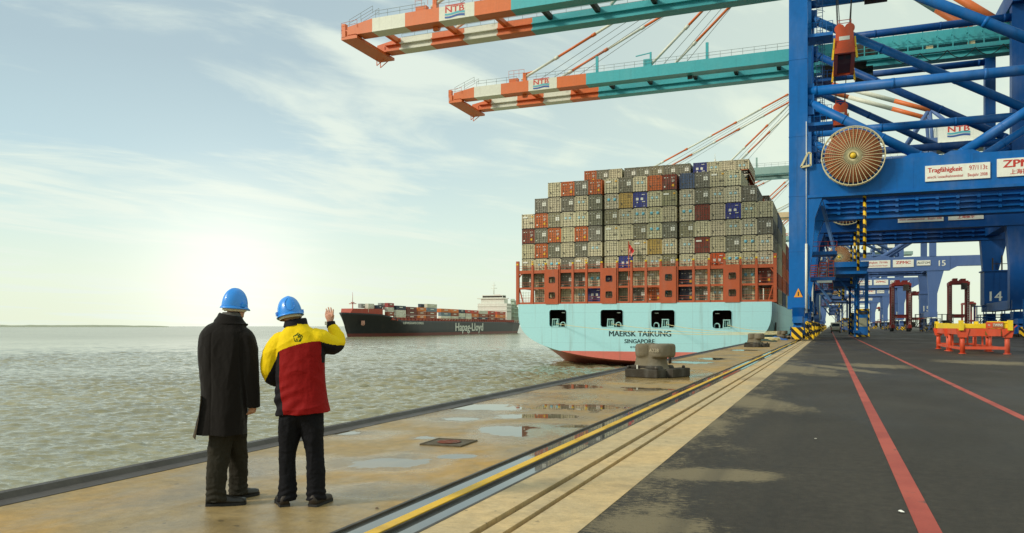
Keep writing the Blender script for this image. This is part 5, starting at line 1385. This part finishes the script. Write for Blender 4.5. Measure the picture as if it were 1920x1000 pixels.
# yard clutter on the landside between the legs: racks and drums under crane 14 and 15
rk = paint('rack_steel', S(70, 76, 82), .6, .3)
for k, (x_, y_, lab) in enumerate(((22.0, 222, 'dark steel rack standing at the foot of crane 15'), (17.5, 300, 'dark steel rack standing behind the first straddle carrier'), (23.0, 150, 'blue grey rack standing at the foot of crane 14'))):
    q = MB()
    for xx in (0, 1.8, 3.6):
        for yy in (0, 2): q.bar((xx, yy, 0), (xx, yy, 3.4), .12, .12)
    for zz in (.2, 1.2, 2.3, 3.4): q.box(-.1, 3.7, -.1, 2.1, zz - .06, zz + .06)
    for xx in (.3, 1.2, 2.1, 3.0): q.box(xx, xx + .6, .4, 1.5, .26, 1.0); q.box(xx + .1, xx + .5, .4, 1.5, 1.26, 1.9)
    o = q.build('storage_rack', rk); o.location = (x_, y_, 0); tag(o, lab, 'rack')
# ------------------------------------------------------------------ the two men
# local axes of a person: x to the right of the photograph, y away from the camera, z up; metres read off the photograph
def catmull(P, n):
    P = [Vector(p) for p in P]; out = []
    Q = [P[0] * 2 - P[1]] + P + [P[-1] * 2 - P[-2]]
    for i in range(len(P) - 1):
        a, b, c, d = Q[i:i + 4]
        for k in range(n):
            t = k / n
            out.append(.5 * ((2 * b) + (c - a) * t + (2 * a - 5 * b + 4 * c - d) * t * t + (3 * b - a - 3 * c + d) * t ** 3))
    out.append(P[-1]); return out
def limb(mb, pts, n=16, sub=5, mi=0, flat=1.0):
    """pts: (x, y, z, r) along a limb; a closed tapering tube through them"""
    P = catmull([Vector(p[:3]) for p in pts], sub); rr = [v.x for v in catmull([Vector((p[3], 0, 0)) for p in pts], sub)]
    vs = []; prev = None
    for i, p in enumerate(P):
        d = (P[min(i + 1, len(P) - 1)] - P[max(i - 1, 0)]).normalized()
        if prev is None:
            up = Vector((0, 1, 0)) if abs(d.y) < .9 else Vector((1, 0, 0)); a = d.cross(up).normalized()
        else: a = (prev - d * prev.dot(d)).normalized()
        prev = a; b = d.cross(a)
        for k in range(n):
            t = 2 * math.pi * k / n; vs.append(p + (a * math.cos(t) + b * math.sin(t) * flat) * rr[i])
    m_ = len(P)
    fs = [(i * n + k, i * n + (k + 1) % n, (i + 1) * n + (k + 1) % n, (i + 1) * n + k) for i in range(m_ - 1) for k in range(n)]
    fs += [tuple(reversed(range(n))), tuple((m_ - 1) * n + k for k in range(n))]
    mb.add(vs, fs, mi, True)
def trunk(mb, rings, n=36, sub=5, pw=2.3):
    """rings: (z, cx, cy, rx, ry[, tilt]) stacked; superelliptic sections"""
    A = catmull([Vector((r[0], r[1], r[2])) for r in rings], sub); B = catmull([Vector((r[3], r[4], r[5] if len(r) > 5 else 0)) for r in rings], sub)
    vs = []
    for a, b in zip(A, B):
        for k in range(n):
            t = 2 * math.pi * k / n; c_, s_ = math.cos(t), math.sin(t)
            u = math.copysign(abs(c_) ** (2 / pw), c_) * b.x; v_ = math.copysign(abs(s_) ** (2 / pw), s_) * b.y
            vs.append((a.y + u, a.z + v_, a.x + b.z * u))
    m_ = len(A)
    fs = [(i * n + k, i * n + (k + 1) % n, (i + 1) * n + (k + 1) % n, (i + 1) * n + k) for i in range(m_ - 1) for k in range(n)]
    fs += [tuple(reversed(range(n))), tuple((m_ - 1) * n + k for k in range(n))]
    mb.add(vs, fs, 0, True)
def ball(mb, c, r, sc=(1, 1, 1), rot=None, n=14):
    vs = []; fs = []; c = Vector(c)
    for i in range(n + 1):
        for k in range(2 * n):
            p, t = math.pi * i / n, math.pi * k / n
            v = Vector((r * sc[0] * math.sin(p) * math.cos(t), r * sc[1] * math.sin(p) * math.sin(t), r * sc[2] * math.cos(p)))
            vs.append(c + (rot @ v if rot else v))
    for i in range(n):
        for k in range(2 * n): fs.append((i * 2 * n + k, i * 2 * n + (k + 1) % (2 * n), (i + 1) * 2 * n + (k + 1) % (2 * n), (i + 1) * 2 * n + k))
    mb.add(vs, fs, 0, True)
def head(mb, c, yaw, tilt=0.0, s=1.0):
    """c: middle of the skull; yaw 0 faces +y (away), positive turns to +x"""
    Rm = Matrix.Rotation(tilt, 3, 'Y') @ Matrix.Rotation(-yaw, 3, 'Z')
    P = lambda x, y, z: Vector(c) + Rm @ Vector((x * s, y * s, z * s))
    ball(mb, P(0, -.012, .02), .1 * s, (.78, .96, 1.06), Rm)              # skull
    ball(mb, P(0, .030, -.065), .07 * s, (.84, .80, 1.0), Rm)             # jaw
    ball(mb, P(0, .062, -.105), .028 * s, (1.0, .8, .8), Rm)              # chin
    limb(mb, [(*P(0, .082, .012), .010 * s), (*P(0, .100, -.020), .013 * s), (*P(0, .106, -.036), .015 * s), (*P(0, .088, -.046), .009 * s)], 8, 3)
    for sx in (-1, 1):
        ball(mb, P(sx * .078, -.012, -.022), .026 * s, (.35, .8, 1.25), Rm)   # ear
        ball(mb, P(sx * .042, .060, -.030), .028 * s, (1, .7, .8), Rm)        # cheek
        ball(mb, P(sx * .032, .078, .022), .018 * s, (1.3, .6, .5), Rm)       # brow
        ball(mb, P(sx * .032, .076, .004), .012 * s, (1.1, .6, .8), Rm)       # eye
    ball(mb, P(0, .088, -.070), .016 * s, (1.5, .6, .45), Rm)                 # lips
    return P
def fingers(mb, base, dirv, across, nrm, curl, ln=(.070, .080, .076, .060), r=.0085, spread=.006):
    """four bent fingers rooted along the end of the palm, then the thumb is added by the caller"""
    for k in range(4):
        o_ = Vector(base) + Vector(across) * (.021 * (1.5 - k)); d = Vector(dirv) + Vector(across) * (spread * (1.5 - k) * 10); d.normalize()
        pts = [(*(o_ - d * .02), r * 1.08)]; a = 0.0; p = o_.copy()
        for j, f in enumerate((.42, .33, .25)):
            pts.append((*p, r * (1.05 - .10 * j))); a += curl * (0.55 + .3 * j)
            dd = d * math.cos(a) + Vector(nrm) * math.sin(a); p = p + dd * ln[k] * f
        pts.append((*p, r * .72)); limb(mb, pts, 8, 3)
def finish(mb, name, vox, mats, parent, it=2, jitter=None):
    me = remesh(mb.mesh(name, mats[0]), vox, name, it)
    me.materials.clear()
    for m_ in mats: me.materials.append(m_)
    if jitter:
        nr = [v.normal.copy() for v in me.vertices]
        for v, n_ in zip(me.vertices, nr): v.co += n_ * jitter(v.co)
    o = bpy.data.objects.new(name, me); C.objects.link(o)
    if parent is not None: o.parent = parent
    return o
def folds(amp, fr, sq=0.35, seed=0.0, lo=-9, hi=99):
    def f(p):
        q = Vector((p.x * fr + seed, p.y * fr, p.z * fr * sq))
        n_ = mnoise.fractal(q, 0.9, 2.0, 3); m_ = 1 - abs(mnoise.noise(Vector((p.x * fr * .8 + 7, p.y * fr * .8, p.z * fr * sq * 1.6 + seed)))) * 2
        return amp * (n_ * .8 + .5 * max(0, m_) ** 3 - .2)
    return f

m, t, b = new_mat('skin')
co = t.n('ShaderNodeTexCoord').outputs['Object']
c = t.mix(t.ss(t.noise(co, 18, 4, .6), .35, .7), S(206, 158, 128), S(192, 132, 106)); t.put(b.inputs['Base Color'], c)
b.inputs['Roughness'].default_value = .55; b.inputs['Subsurface Weight'].default_value = 0.08; b.inputs['Subsurface Radius'].default_value = (.02, .008, .004)
skin = m
def cloth(name, rgb, rough=.9, weave=220, var=.25, sheen=0.0):
    m, t, b = new_mat(name); co = t.n('ShaderNodeTexCoord').outputs['Object']
    g = t.noise(co, weave, 2, .6); big = t.noise(co, 5, 4, .6)
    v_ = t.m('ADD', 1 - var, t.m('ADD', t.m('MULTIPLY', g, var), t.m('MULTIPLY', big, var))); t.put(b.inputs['Base Color'], t.mix(1.0, rgb, t.comb(v_, v_, v_), 'MULTIPLY'))
    b.inputs['Roughness'].default_value = rough; b.inputs['Specular IOR Level'].default_value = .2; b.inputs['Sheen Weight'].default_value = sheen
    bp = t.n('ShaderNodeBump'); bp.inputs['Strength'].default_value = .25; bp.inputs['Distance'].default_value = .002; t.put(bp.inputs['Height'], t.m('ADD', g, t.m('MULTIPLY', t.noise(co, 26, 4, .6), 3.0))); t.put(b.inputs['Normal'], bp.outputs[0])
    return m
wool = cloth('black_wool', S(22, 18, 15), .95, 240, .3, .15)
trouser1 = cloth('dark_trouser', S(44, 41, 33), .85)
trouser2 = cloth('black_denim', S(17, 17, 21), .85)
leather = paint('black_leather', S(24, 22, 20), .32, .2, scale=6)
leather2 = paint('worn_leather', S(44, 36, 28), .6, .3, scale=6)
jy = cloth('jacket_yellow', S(240, 204, 10), .75, 200, .12); jr = cloth('jacket_red', S(138, 12, 10), .75, 200, .16); jb = cloth('jacket_black', S(21, 18, 23), .75, 200, .25)
jg = cloth('emblem_green', S(62, 84, 18), .8, 200, .3)
hair_g = cloth('grey_hair', S(198, 188, 162), .8, 320, .35); hair_b = cloth('brown_hair', S(150, 122, 82), .8, 320, .35)
m, t, b = new_mat('helmet_blue')
co = t.n('ShaderNodeTexCoord').outputs['Object']
t.put(b.inputs['Base Color'], t.mix(t.m('MULTIPLY', t.ss(t.noise(co, 14, 5, .7), .55, .8), .35), S(44, 142, 232), S(124, 184, 236)))
t.put(b.inputs['Roughness'], t.m('ADD', .22, t.m('MULTIPLY', t.noise(co, 30, 3, .6), .2))); b.inputs['Coat Weight'].default_value = .3
helm = m

def helmet(parent, c, yaw, tilt, pitch, oval, w_=.113):
    """hard hat: ribbed dome, gutter, brim with a peak in front, ratchet band behind"""
    o = empty('hard_hat', c); o.parent = parent
    o.rotation_euler = Euler((pitch, tilt, -yaw), 'ZXY').to_matrix().to_euler()
    q = MB(); n = 48; prof = []
    for i in range(15):
        a = math.pi / 2 * i / 14; prof.append((math.cos(a) ** .82, math.sin(a)))
    vs = []
    for r_, h in prof:
        for k in range(n):
            t_ = 2 * math.pi * k / n; x_, y_ = math.cos(t_), math.sin(t_)
            ridge = .0045 * math.exp(-(x_ * r_ / .16) ** 2) * (1 if h > .25 else h / .25)
            vs.append((x_ * r_ * w_ * (1 + ridge * 6), y_ * r_ * w_ * 1.17 * (1 + ridge * 6), h * .158 + ridge))
    q.add(vs, [(i * n + k, i * n + (k + 1) % n, (i + 1) * n + (k + 1) % n, (i + 1) * n + k) for i in range(14) for k in range(n)], 0, True)
    # brim
    bv = []
    for (f, z) in ((1.0, .004), (1.045, -.004), (1.11, -.012), (1.115, -.020), (1.06, -.018), (.985, -.012)):
        for k in range(n):
            t_ = 2 * math.pi * k / n; x_, y_ = math.cos(t_), math.sin(t_); pk = 1 + .20 * max(0, y_) ** 4 * (f - .98) / .13
            bv.append((x_ * w_ * f, y_ * w_ * 1.17 * f * pk, z - .012 * max(0, y_) ** 3 * (f > 1.03)))
    q.add(bv, [(i * n + k, i * n + (k + 1) % n, ((i + 1) % 6) * n + (k + 1) % n, ((i + 1) % 6) * n + k) for i in range(6) for k in range(n)], 0, True)
    q.build('shell', helm, o)
    rb = MB()
    if oval is not None:
        a0 = oval; pts = []
        for k in range(25):
            t_ = 2 * math.pi * k / 24; az = a0 + .42 * math.cos(t_); hh = .075 + .055 * math.sin(t_)
            hcl = min(.157, max(0, hh)); rr = math.cos(math.asin(hcl / .158)) ** .82
            pts.append((math.sin(az) * rr * w_ * 1.015, -math.cos(az) * rr * w_ * 1.17 * 1.015, hcl))
        rb.path(pts, .0045, 6)
    for sx in (-1, 1): rb.box(sx * w_ * 1.02 - .012, sx * w_ * 1.02 + .012, -.02, .02, .0, .03)
    rb.build('shell_ridge', helm, o)
    bn = MB().lathe([(w_ * .90, -.040), (w_ * .92, -.038), (w_ * .92, -.002), (w_ * .90, 0)], n=32, sy=1.15, caps=False); bn.build('head_band', paint('band_cream', S(206, 196, 166), .7, .2), o)
    return o
def shoe(parent, heel, yaw, ln, mat):
    o = empty('shoe', (heel[0], heel[1], heel[2])); o.parent = parent; o.rotation_euler.z = -yaw
    q = MB(); prof = [(-.01, .038, .075, .050), (.03, .042, .095, .055), (.09, .040, .095, .05), (.15, .044, .070, .040), (.21, .047, .052, .030), (.26, .042, .044, .026), (.295, .024, .034, .02)]
    k_ = ln / .30
    vs = []; n = 14
    for y_, hw_, ht, _ in prof:
        for k in range(n):
            t_ = 2 * math.pi * k / n; vs.append((hw_ * math.cos(t_), y_ * k_, .022 + max(-.001, math.sin(t_)) * ht + min(0, math.sin(t_)) * .002))
    q.add(vs, [(i * n + k, i * n + (k + 1) % n, (i + 1) * n + (k + 1) % n, (i + 1) * n + k) for i in range(len(prof) - 1) for k in range(n)] + [tuple(range(n)), tuple((len(prof) - 1) * n + k for k in range(n))], 0, True)
    q.build('upper', mat, o)
    s_ = MB(); out = [(hw_ + .005, y_ * k_) for y_, hw_, *_ in prof]; s_.prism(out + [(-a_, b__) for a_, b__ in reversed(out)], 'z', .0, .024); s_.build('sole', black_rubber, o); return o

PX = 216.8
def place(px, py=947.0):
    g = ground_at(px, py); return g
# --- man in the long black coat
g1 = place(422)
B = MB()
hc = (.074, .03, 1.745); P1 = head(B, hc, R(38))
limb(B, [(.05, .0, 1.50, .062), (.062, .015, 1.58, .058), (.07, .02, 1.68, .055)])
trunk(B, [(.86, .02, .02, .15, .10), (1.0, .0, .0, .155, .105), (1.2, .0, .0, .165, .11), (1.38, .01, 0, .18, .11), (1.46, .02, 0, .15, .09), (1.53, .04, 0, .075, .07)])
limb(B, [(.16, .0, 1.44, .055), (.21, -.01, 1.20, .045), (.225, .02, .95, .036), (.23, .03, .85, .028)])
limb(B, [(-.15, .0, 1.44, .055), (-.19, .05, 1.18, .045), (-.13, .22, 1.06, .034), (-.08, .27, 1.04, .028)])
for pts in ([(-.04, .0, .88, .09), (-.07, -.02, .5, .06), (-.06, -.03, .16, .03), (-.06, -.02, .08, .025)], [(.06, .08, .88, .09), (.06, .16, .5, .06), (.04, .235, .16, .03), (.04, .24, .08, .025)]): limb(B, pts)
# right hand: loosely closed, seen from its back below the cuff
limb(B, [(.23, .03, .87, .030), (.226, .035, .835, .036), (.215, .045, .805, .034)], flat=.6)
fingers(B, (.212, .048, .800), (-.35, .35, -.85), (.55, .80, .10), (-.75, -.1, .35), 1.0)
limb(B, [(.205, .075, .835, .013), (.188, .085, .808, .011), (.178, .078, .788, .009)], 8, 3)
limb(B, [(-.07, .27, 1.04, .03), (-.02, .30, 1.03, .034), (.02, .31, 1.02, .03)], flat=.6); fingers(B, (.03, .31, 1.02), (.8, .3, -.4), (0, .2, .9), (0, -.8, 0), .6)
body1 = finish(B, 'person', .005, [skin], None, 2)
tag(body1, 'man in a long black coat and blue hard hat, standing with his back turned', 'person')
body1.location = (g1.x, g1.y, 0); body1.rotation_euler.z = YAW
# coat
K = MB()
trunk(K, [(.615, -.045, .02, .222, .185), (.70, -.038, .02, .214, .175), (.80, -.025, .015, .204, .165), (.95, -.012, .01, .194, .150), (1.12, -.012, .0, .202, .140), (1.28, -.012, -.005, .212, .138),
          (1.40, -.006, -.005, .214, .134), (1.485, .0, -.002, .205, .125), (1.54, .006, .0, .172, .108), (1.575, .020, .0, .145, .095), (1.60, .034, .0, .112, .085), (1.625, .042, .0, .095, .078)], pw=2.4)
limb(K, [(.10, .0, 1.495, .07), (.165, -.004, 1.455, .080), (.205, -.01, 1.36, .080), (.216, -.012, 1.28, .078), (.228, -.012, 1.14, .072), (.240, .005, .98, .064), (.243, .018, .845, .058)], 18)
limb(K, [(-.09, .0, 1.495, .07), (-.140, .004, 1.45, .080), (-.158, .02, 1.30, .074), (-.155, .07, 1.14, .066), (-.10, .17, 1.07, .06), (-.06, .21, 1.05, .055)], 18)
def coat_fold(p):
    a = folds(.011, 5.5, .18, 2.0)(p) + folds(.004, 14, .4, 5.0)(p); seam = -.004 * math.exp(-((p.x + .075) / .007) ** 2) * (p.y < 0) * (p.z < 1.5)
    sl = -.005 * math.exp(-((p.x - .155 - .035 * (1.45 - p.z)) / .008) ** 2) * (p.y < 0.02) * (p.z > .75) * (p.z < 1.5)
    lap = (.006 if p.x > -.165 + .09 * max(0, p.z - .62) * .0 else 0) * (p.y < 0) * (p.z < .86)
    return a + seam + sl
coat = finish(K, 'coat', .007, [wool], body1, 3, coat_fold)
# the open vent at the back of the coat, and its collar
vf = MB(); n = 12
for i in range(n + 1):
    u = i / n; z = .955 - .355 * u; xl = -.170 - .092 * u ** 1.2; xr = xl + .010 + .062 * u
    for (x_, y_) in ((xl, -.03), (xl + .004, -.075), (xr, -.155 - .03 * u), (xr - .006, -.140 - .03 * u), (xl + .014, -.06)): vf.v.append((x_, y_ + .015, z - (.0 if x_ < xr - .02 else .012 * u)))
for i in range(n):
    for k in range(4): vf.f.append((i * 5 + k, i * 5 + k + 1, (i + 1) * 5 + k + 1, (i + 1) * 5 + k)); vf.mi.append(0); vf.sm.append(True)
vf.build('vent_flap', cloth('coat_lining', S(74, 64, 50), .9), coat)
cl_ = MB(); n = 28; prof = [(0.0, 1.572, .150, .108), (0, 1.590, .138, .104), (0, 1.618, .115, .095), (0, 1.648, .099, .087), (0, 1.654, .090, .078), (0, 1.60, .085, .07)]
for _, z, rx, ry in prof:
    for k in range(n):
        t_ = 2 * math.pi * k / n; cl_.v.append((.045 + rx * math.cos(t_), .008 + ry * math.sin(t_), z - .035 * max(0, math.sin(t_)) - .016 * math.cos(t_) * (z > 1.58)))
for i in range(len(prof) - 1):
    for k in range(n): cl_.f.append((i * n + k, i * n + (k + 1) % n, (i + 1) * n + (k + 1) % n, (i + 1) * n + k)); cl_.mi.append(0); cl_.sm.append(True)
cl_.build('collar', wool, coat)
sf = MB().lathe([(.083, 1.60), (.079, 1.655), (.074, 1.672), (.070, 1.65)], (.052, .01, 0), n=24, caps=False); sf.build('scarf', cloth('grey_scarf', S(96, 92, 86), .9), body1)
T = MB()
limb(T, [(.0, .02, .86, .15), (-.012, .0, .70, .112), (-.045, -.01, .50, .096), (-.062, -.03, .30, .086), (-.066, -.025, .14, .084), (-.06, -.02, .045, .090)], 18)
limb(T, [(.03, .05, .86, .14), (.05, .09, .70, .105), (.052, .15, .50, .09), (.044, .21, .30, .08), (.035, .235, .17, .077), (.032, .24, .05, .080)], 18)
def tr_fold(p):
    low = max(0, 1 - p.z / .22); return folds(.013, 8, .35, 4.0)(p) + folds(.005, 19, .9, 6.0)(p) + .007 * low * math.sin(p.z * 120 + 2 * math.sin(p.x * 30))
finish(T, 'trousers', .007, [trouser1], body1, 3, tr_fold)
shoe(body1, (-.14, -.03, 0), R(80), .325, leather); shoe(body1, (-.015, .21, 0.0), R(36), .28, leather)
hh = MB(); Rm = Matrix.Rotation(-R(38), 3, 'Z')
ball(hh, Vector(hc) + Rm @ Vector((0, -.022, .0)), .1, (.80, .92, 1.02), Rm); me = hh.mesh('hair', hair_g)
bm = bmesh.new(); bm.from_mesh(me); bmesh.ops.delete(bm, geom=[v for v in bm.verts if v.co.z < hc[2] - .072 or (Rm.transposed() @ (v.co - Vector(hc))).y > .03], context='VERTS'); bm.to_mesh(me); bm.free()
o = bpy.data.objects.new('hair', me); C.objects.link(o); o.parent = body1
helmet(body1, (.076, .022, 1.722), R(30), R(4), 0, None, .100)

# --- man in the yellow, red and black jacket
g2 = place(563)
B = MB()
hc = (-.092, .03, 1.675); P2 = head(B, hc, R(-28), R(-8))
limb(B, [(-.04, .0, 1.44, .062), (-.06, .01, 1.53, .06), (-.08, .02, 1.61, .056)])
trunk(B, [(.82, .02, .0, .15, .10), (.95, .0, .0, .16, .105), (1.15, .0, .0, .165, .11), (1.32, .0, 0, .18, .11), (1.40, .0, 0, .15, .09), (1.47, -.03, 0, .075, .07)])
limb(B, [(.15, .0, 1.40, .055), (.22, .07, 1.38, .05), (.275, .14, 1.395, .044), (.255, .20, 1.48, .036), (.205, .23, 1.57, .028)])
limb(B, [(-.15, .0, 1.38, .055), (-.27, .03, 1.16, .045), (-.15, .20, 1.10, .034), (-.06, .27, 1.10, .028)])
for pts in ([(-.08, .0, .84, .09), (-.10, -.0, .48, .06), (-.10, -.0, .16, .03), (-.10, .0, .08, .025)], [(.09, .0, .84, .09), (.12, .0, .48, .06), (.13, .0, .16, .03), (.13, .0, .08, .025)]): limb(B, pts)
# raised right hand: palm away to the left, fingers up and slightly bent, thumb out at its left side
limb(B, [(.208, .228, 1.56, .027), (.205, .232, 1.60, .031), (.206, .234, 1.63, .036), (.208, .236, 1.655, .036)], flat=.5)
fingers(B, (.207, .237, 1.655), (-.04, .12, 1.0), (-.80, .5, 0), (-.4, .55, 0), .30, (.064, .076, .072, .056), .0086, .019)
limb(B, [(.190, .236, 1.605, .014), (.170, .250, 1.632, .0125), (.163, .258, 1.660, .0108), (.166, .262, 1.685, .0085)], 8, 3)
limb(B, [(-.05, .27, 1.10, .03), (-.01, .29, 1.10, .034), (.03, .30, 1.10, .03)], flat=.6); fingers(B, (.04, .30, 1.10), (.8, .2, .2), (0, .2, .9), (0, -.8, 0), .6)
body2 = finish(B, 'person', .0045, [skin], None, 2)
tag(body2, 'man in a yellow, red and black jacket raising his right hand towards the river', 'person')
body2.location = (g2.x, g2.y, 0); body2.rotation_euler.z = YAW
K = MB()
trunk(K, [(.795, .028, .0, .232, .165, .062), (.87, .018, .0, .226, .160, .05), (.96, .008, .0, .220, .152, .03), (1.12, .002, .0, .208, .140), (1.26, .002, -.005, .208, .136), (1.36, .0, -.005, .212, .128),
          (1.44, -.004, -.004, .19, .115), (1.50, -.012, .0, .150, .10), (1.545, -.022, .0, .10, .085), (1.575, -.03, .0, .085, .08)], pw=2.4)
limb(K, [(.10, .0, 1.445, .085), (.17, .02, 1.425, .095), (.225, .075, 1.395, .088), (.268, .13, 1.385, .074), (.284, .17, 1.43, .066), (.258, .20, 1.49, .057), (.228, .222, 1.545, .047)], 18)
limb(K, [(-.10, .0, 1.435, .085), (-.185, .01, 1.385, .10), (-.24, .015, 1.28, .098), (-.268, .03, 1.16, .086), (-.235, .09, 1.10, .082), (-.14, .20, 1.10, .07), (-.07, .26, 1.10, .06)], 18)
def jk_fold(p):
    low = max(0, min(1, (1.15 - p.z) / .3)) * max(0, min(1, (.12 - p.x) / .25))
    diag = .006 * low * math.sin((p.z - .55 * p.x) * 58 + 3 * mnoise.noise((p.x * 5, p.y * 5, p.z * 5)))
    return folds(.012, 5.5, .6, 9.0)(p) + folds(.0028, 15, .8, 3.0)(p) + 1.4 * diag * (p.y < .05)
jk = finish(K, 'jacket', .0055, [jy, jr, jb, jg], body2, 3, jk_fold)
def yoke(x):                              # lower edge of the yellow yoke across the back
    xs = [-.36, -.325, -.30, -.24, -.185, -.165, -.12, -.05, .05, .13, .19, .24, .29, .35]
    zs = [1.03, 1.05, 1.08, 1.17, 1.28, 1.33, 1.352, 1.378, 1.405, 1.420, 1.420, 1.402, 1.388, 1.380]
    return float(np.interp(x, xs, zs))
for p in jk.data.polygons:
    c_ = p.center; mi = 2
    if c_.z > yoke(c_.x): mi = 0
    elif -.150 + (.045 * max(0, min(1, (1.05 - c_.z) / .25))) < c_.x < (.198 if c_.z > 1.22 else 9) and abs(c_.x) < .5 and not (c_.x < -.19): mi = 1
    if c_.y > .10 and c_.z < 1.30 and c_.z > .75 and abs(c_.x) > .05: mi = 1 if mi == 1 or c_.x < -.20 and c_.z < 1.0 else mi
    if c_.z > 1.568 and abs(c_.x + .03) < .15 and c_.y < .12: mi = 2
    if c_.x > .16 and c_.z < 1.235 and c_.y < .2: mi = 1
    if mi == 0 and c_.y < 0:
        dx, dz = c_.x - .011, c_.z - 1.452
        a_ = math.atan2(dx, dz); rp = .044 * (math.cos(math.pi / 5) / math.cos((a_ % (2 * math.pi / 5)) - math.pi / 5))
        hr = math.hypot(dx, dz)
        if hr < rp and (hr > rp * .80 or mnoise.noise((dx * 70 + 3, dz * 70, 1.0)) > .02): mi = 3
    p.material_index = mi
cl_ = MB(); n = 28; prof = [(0.0, 1.555, .106, .095), (0, 1.575, .101, .091), (0, 1.602, .095, .086), (0, 1.61, .087, .078), (0, 1.55, .083, .074)]
for _, z, rx, ry in prof:
    for k in range(n):
        t_ = 2 * math.pi * k / n; cl_.v.append((-.042 + rx * math.cos(t_), .008 + ry * math.sin(t_), z - .03 * max(0, math.sin(t_)) + .014 * math.cos(t_)))
for i in range(len(prof) - 1):
    for k in range(n): cl_.f.append((i * n + k, i * n + (k + 1) % n, (i + 1) * n + (k + 1) % n, (i + 1) * n + k)); cl_.mi.append(0); cl_.sm.append(True)
cl_.build('collar', jb, jk)
wr = MB(); limb(wr, [(.222, .224, 1.545, .043), (.216, .227, 1.565, .041), (.212, .230, 1.592, .037)], 18, 3); cf = wr.build('cuff', jb, jk)
MB().box(.166, .186, .200, .222, 1.560, 1.592).build('watch', paint('watch_face', S(206, 200, 186), .3, .1, metallic=.5), body2)
T = MB()
limb(T, [(-.03, .0, .84, .14), (-.085, -.005, .70, .112), (-.108, -.0, .50, .082), (-.112, .0, .38, .076), (-.110, .0, .20, .077), (-.110, -.005, .045, .082)], 18)
limb(T, [(.045, .0, .84, .138), (.095, -.005, .70, .108), (.118, -.0, .50, .080), (.128, .0, .38, .075), (.134, .0, .20, .077), (.136, -.005, .045, .082)], 18)
finish(T, 'trousers', .007, [trouser2], body2, 3, tr_fold)
shoe(body2, (-.112, -.075, 0), R(-26), .29, leather2); shoe(body2, (.128, -.075, 0), R(18), .29, leather2)
hh = MB(); Rm = Matrix.Rotation(R(-8), 3, 'Y') @ Matrix.Rotation(R(28), 3, 'Z')
ball(hh, Vector(hc) + Rm @ Vector((0, -.022, .0)), .1, (.80, .92, 1.04), Rm); me = hh.mesh('hair', hair_b)
bm = bmesh.new(); bm.from_mesh(me); bmesh.ops.delete(bm, geom=[v for v in bm.verts if v.co.z < hc[2] - .07 or (Rm.transposed() @ (v.co - Vector(hc))).y > .02], context='VERTS'); bm.to_mesh(me); bm.free()
o = bpy.data.objects.new('hair', me); C.objects.link(o); o.parent = body2
helmet(body2, (-.094, .018, 1.652), R(-28), R(-11), R(-6), -.15 + 0.0, .104)
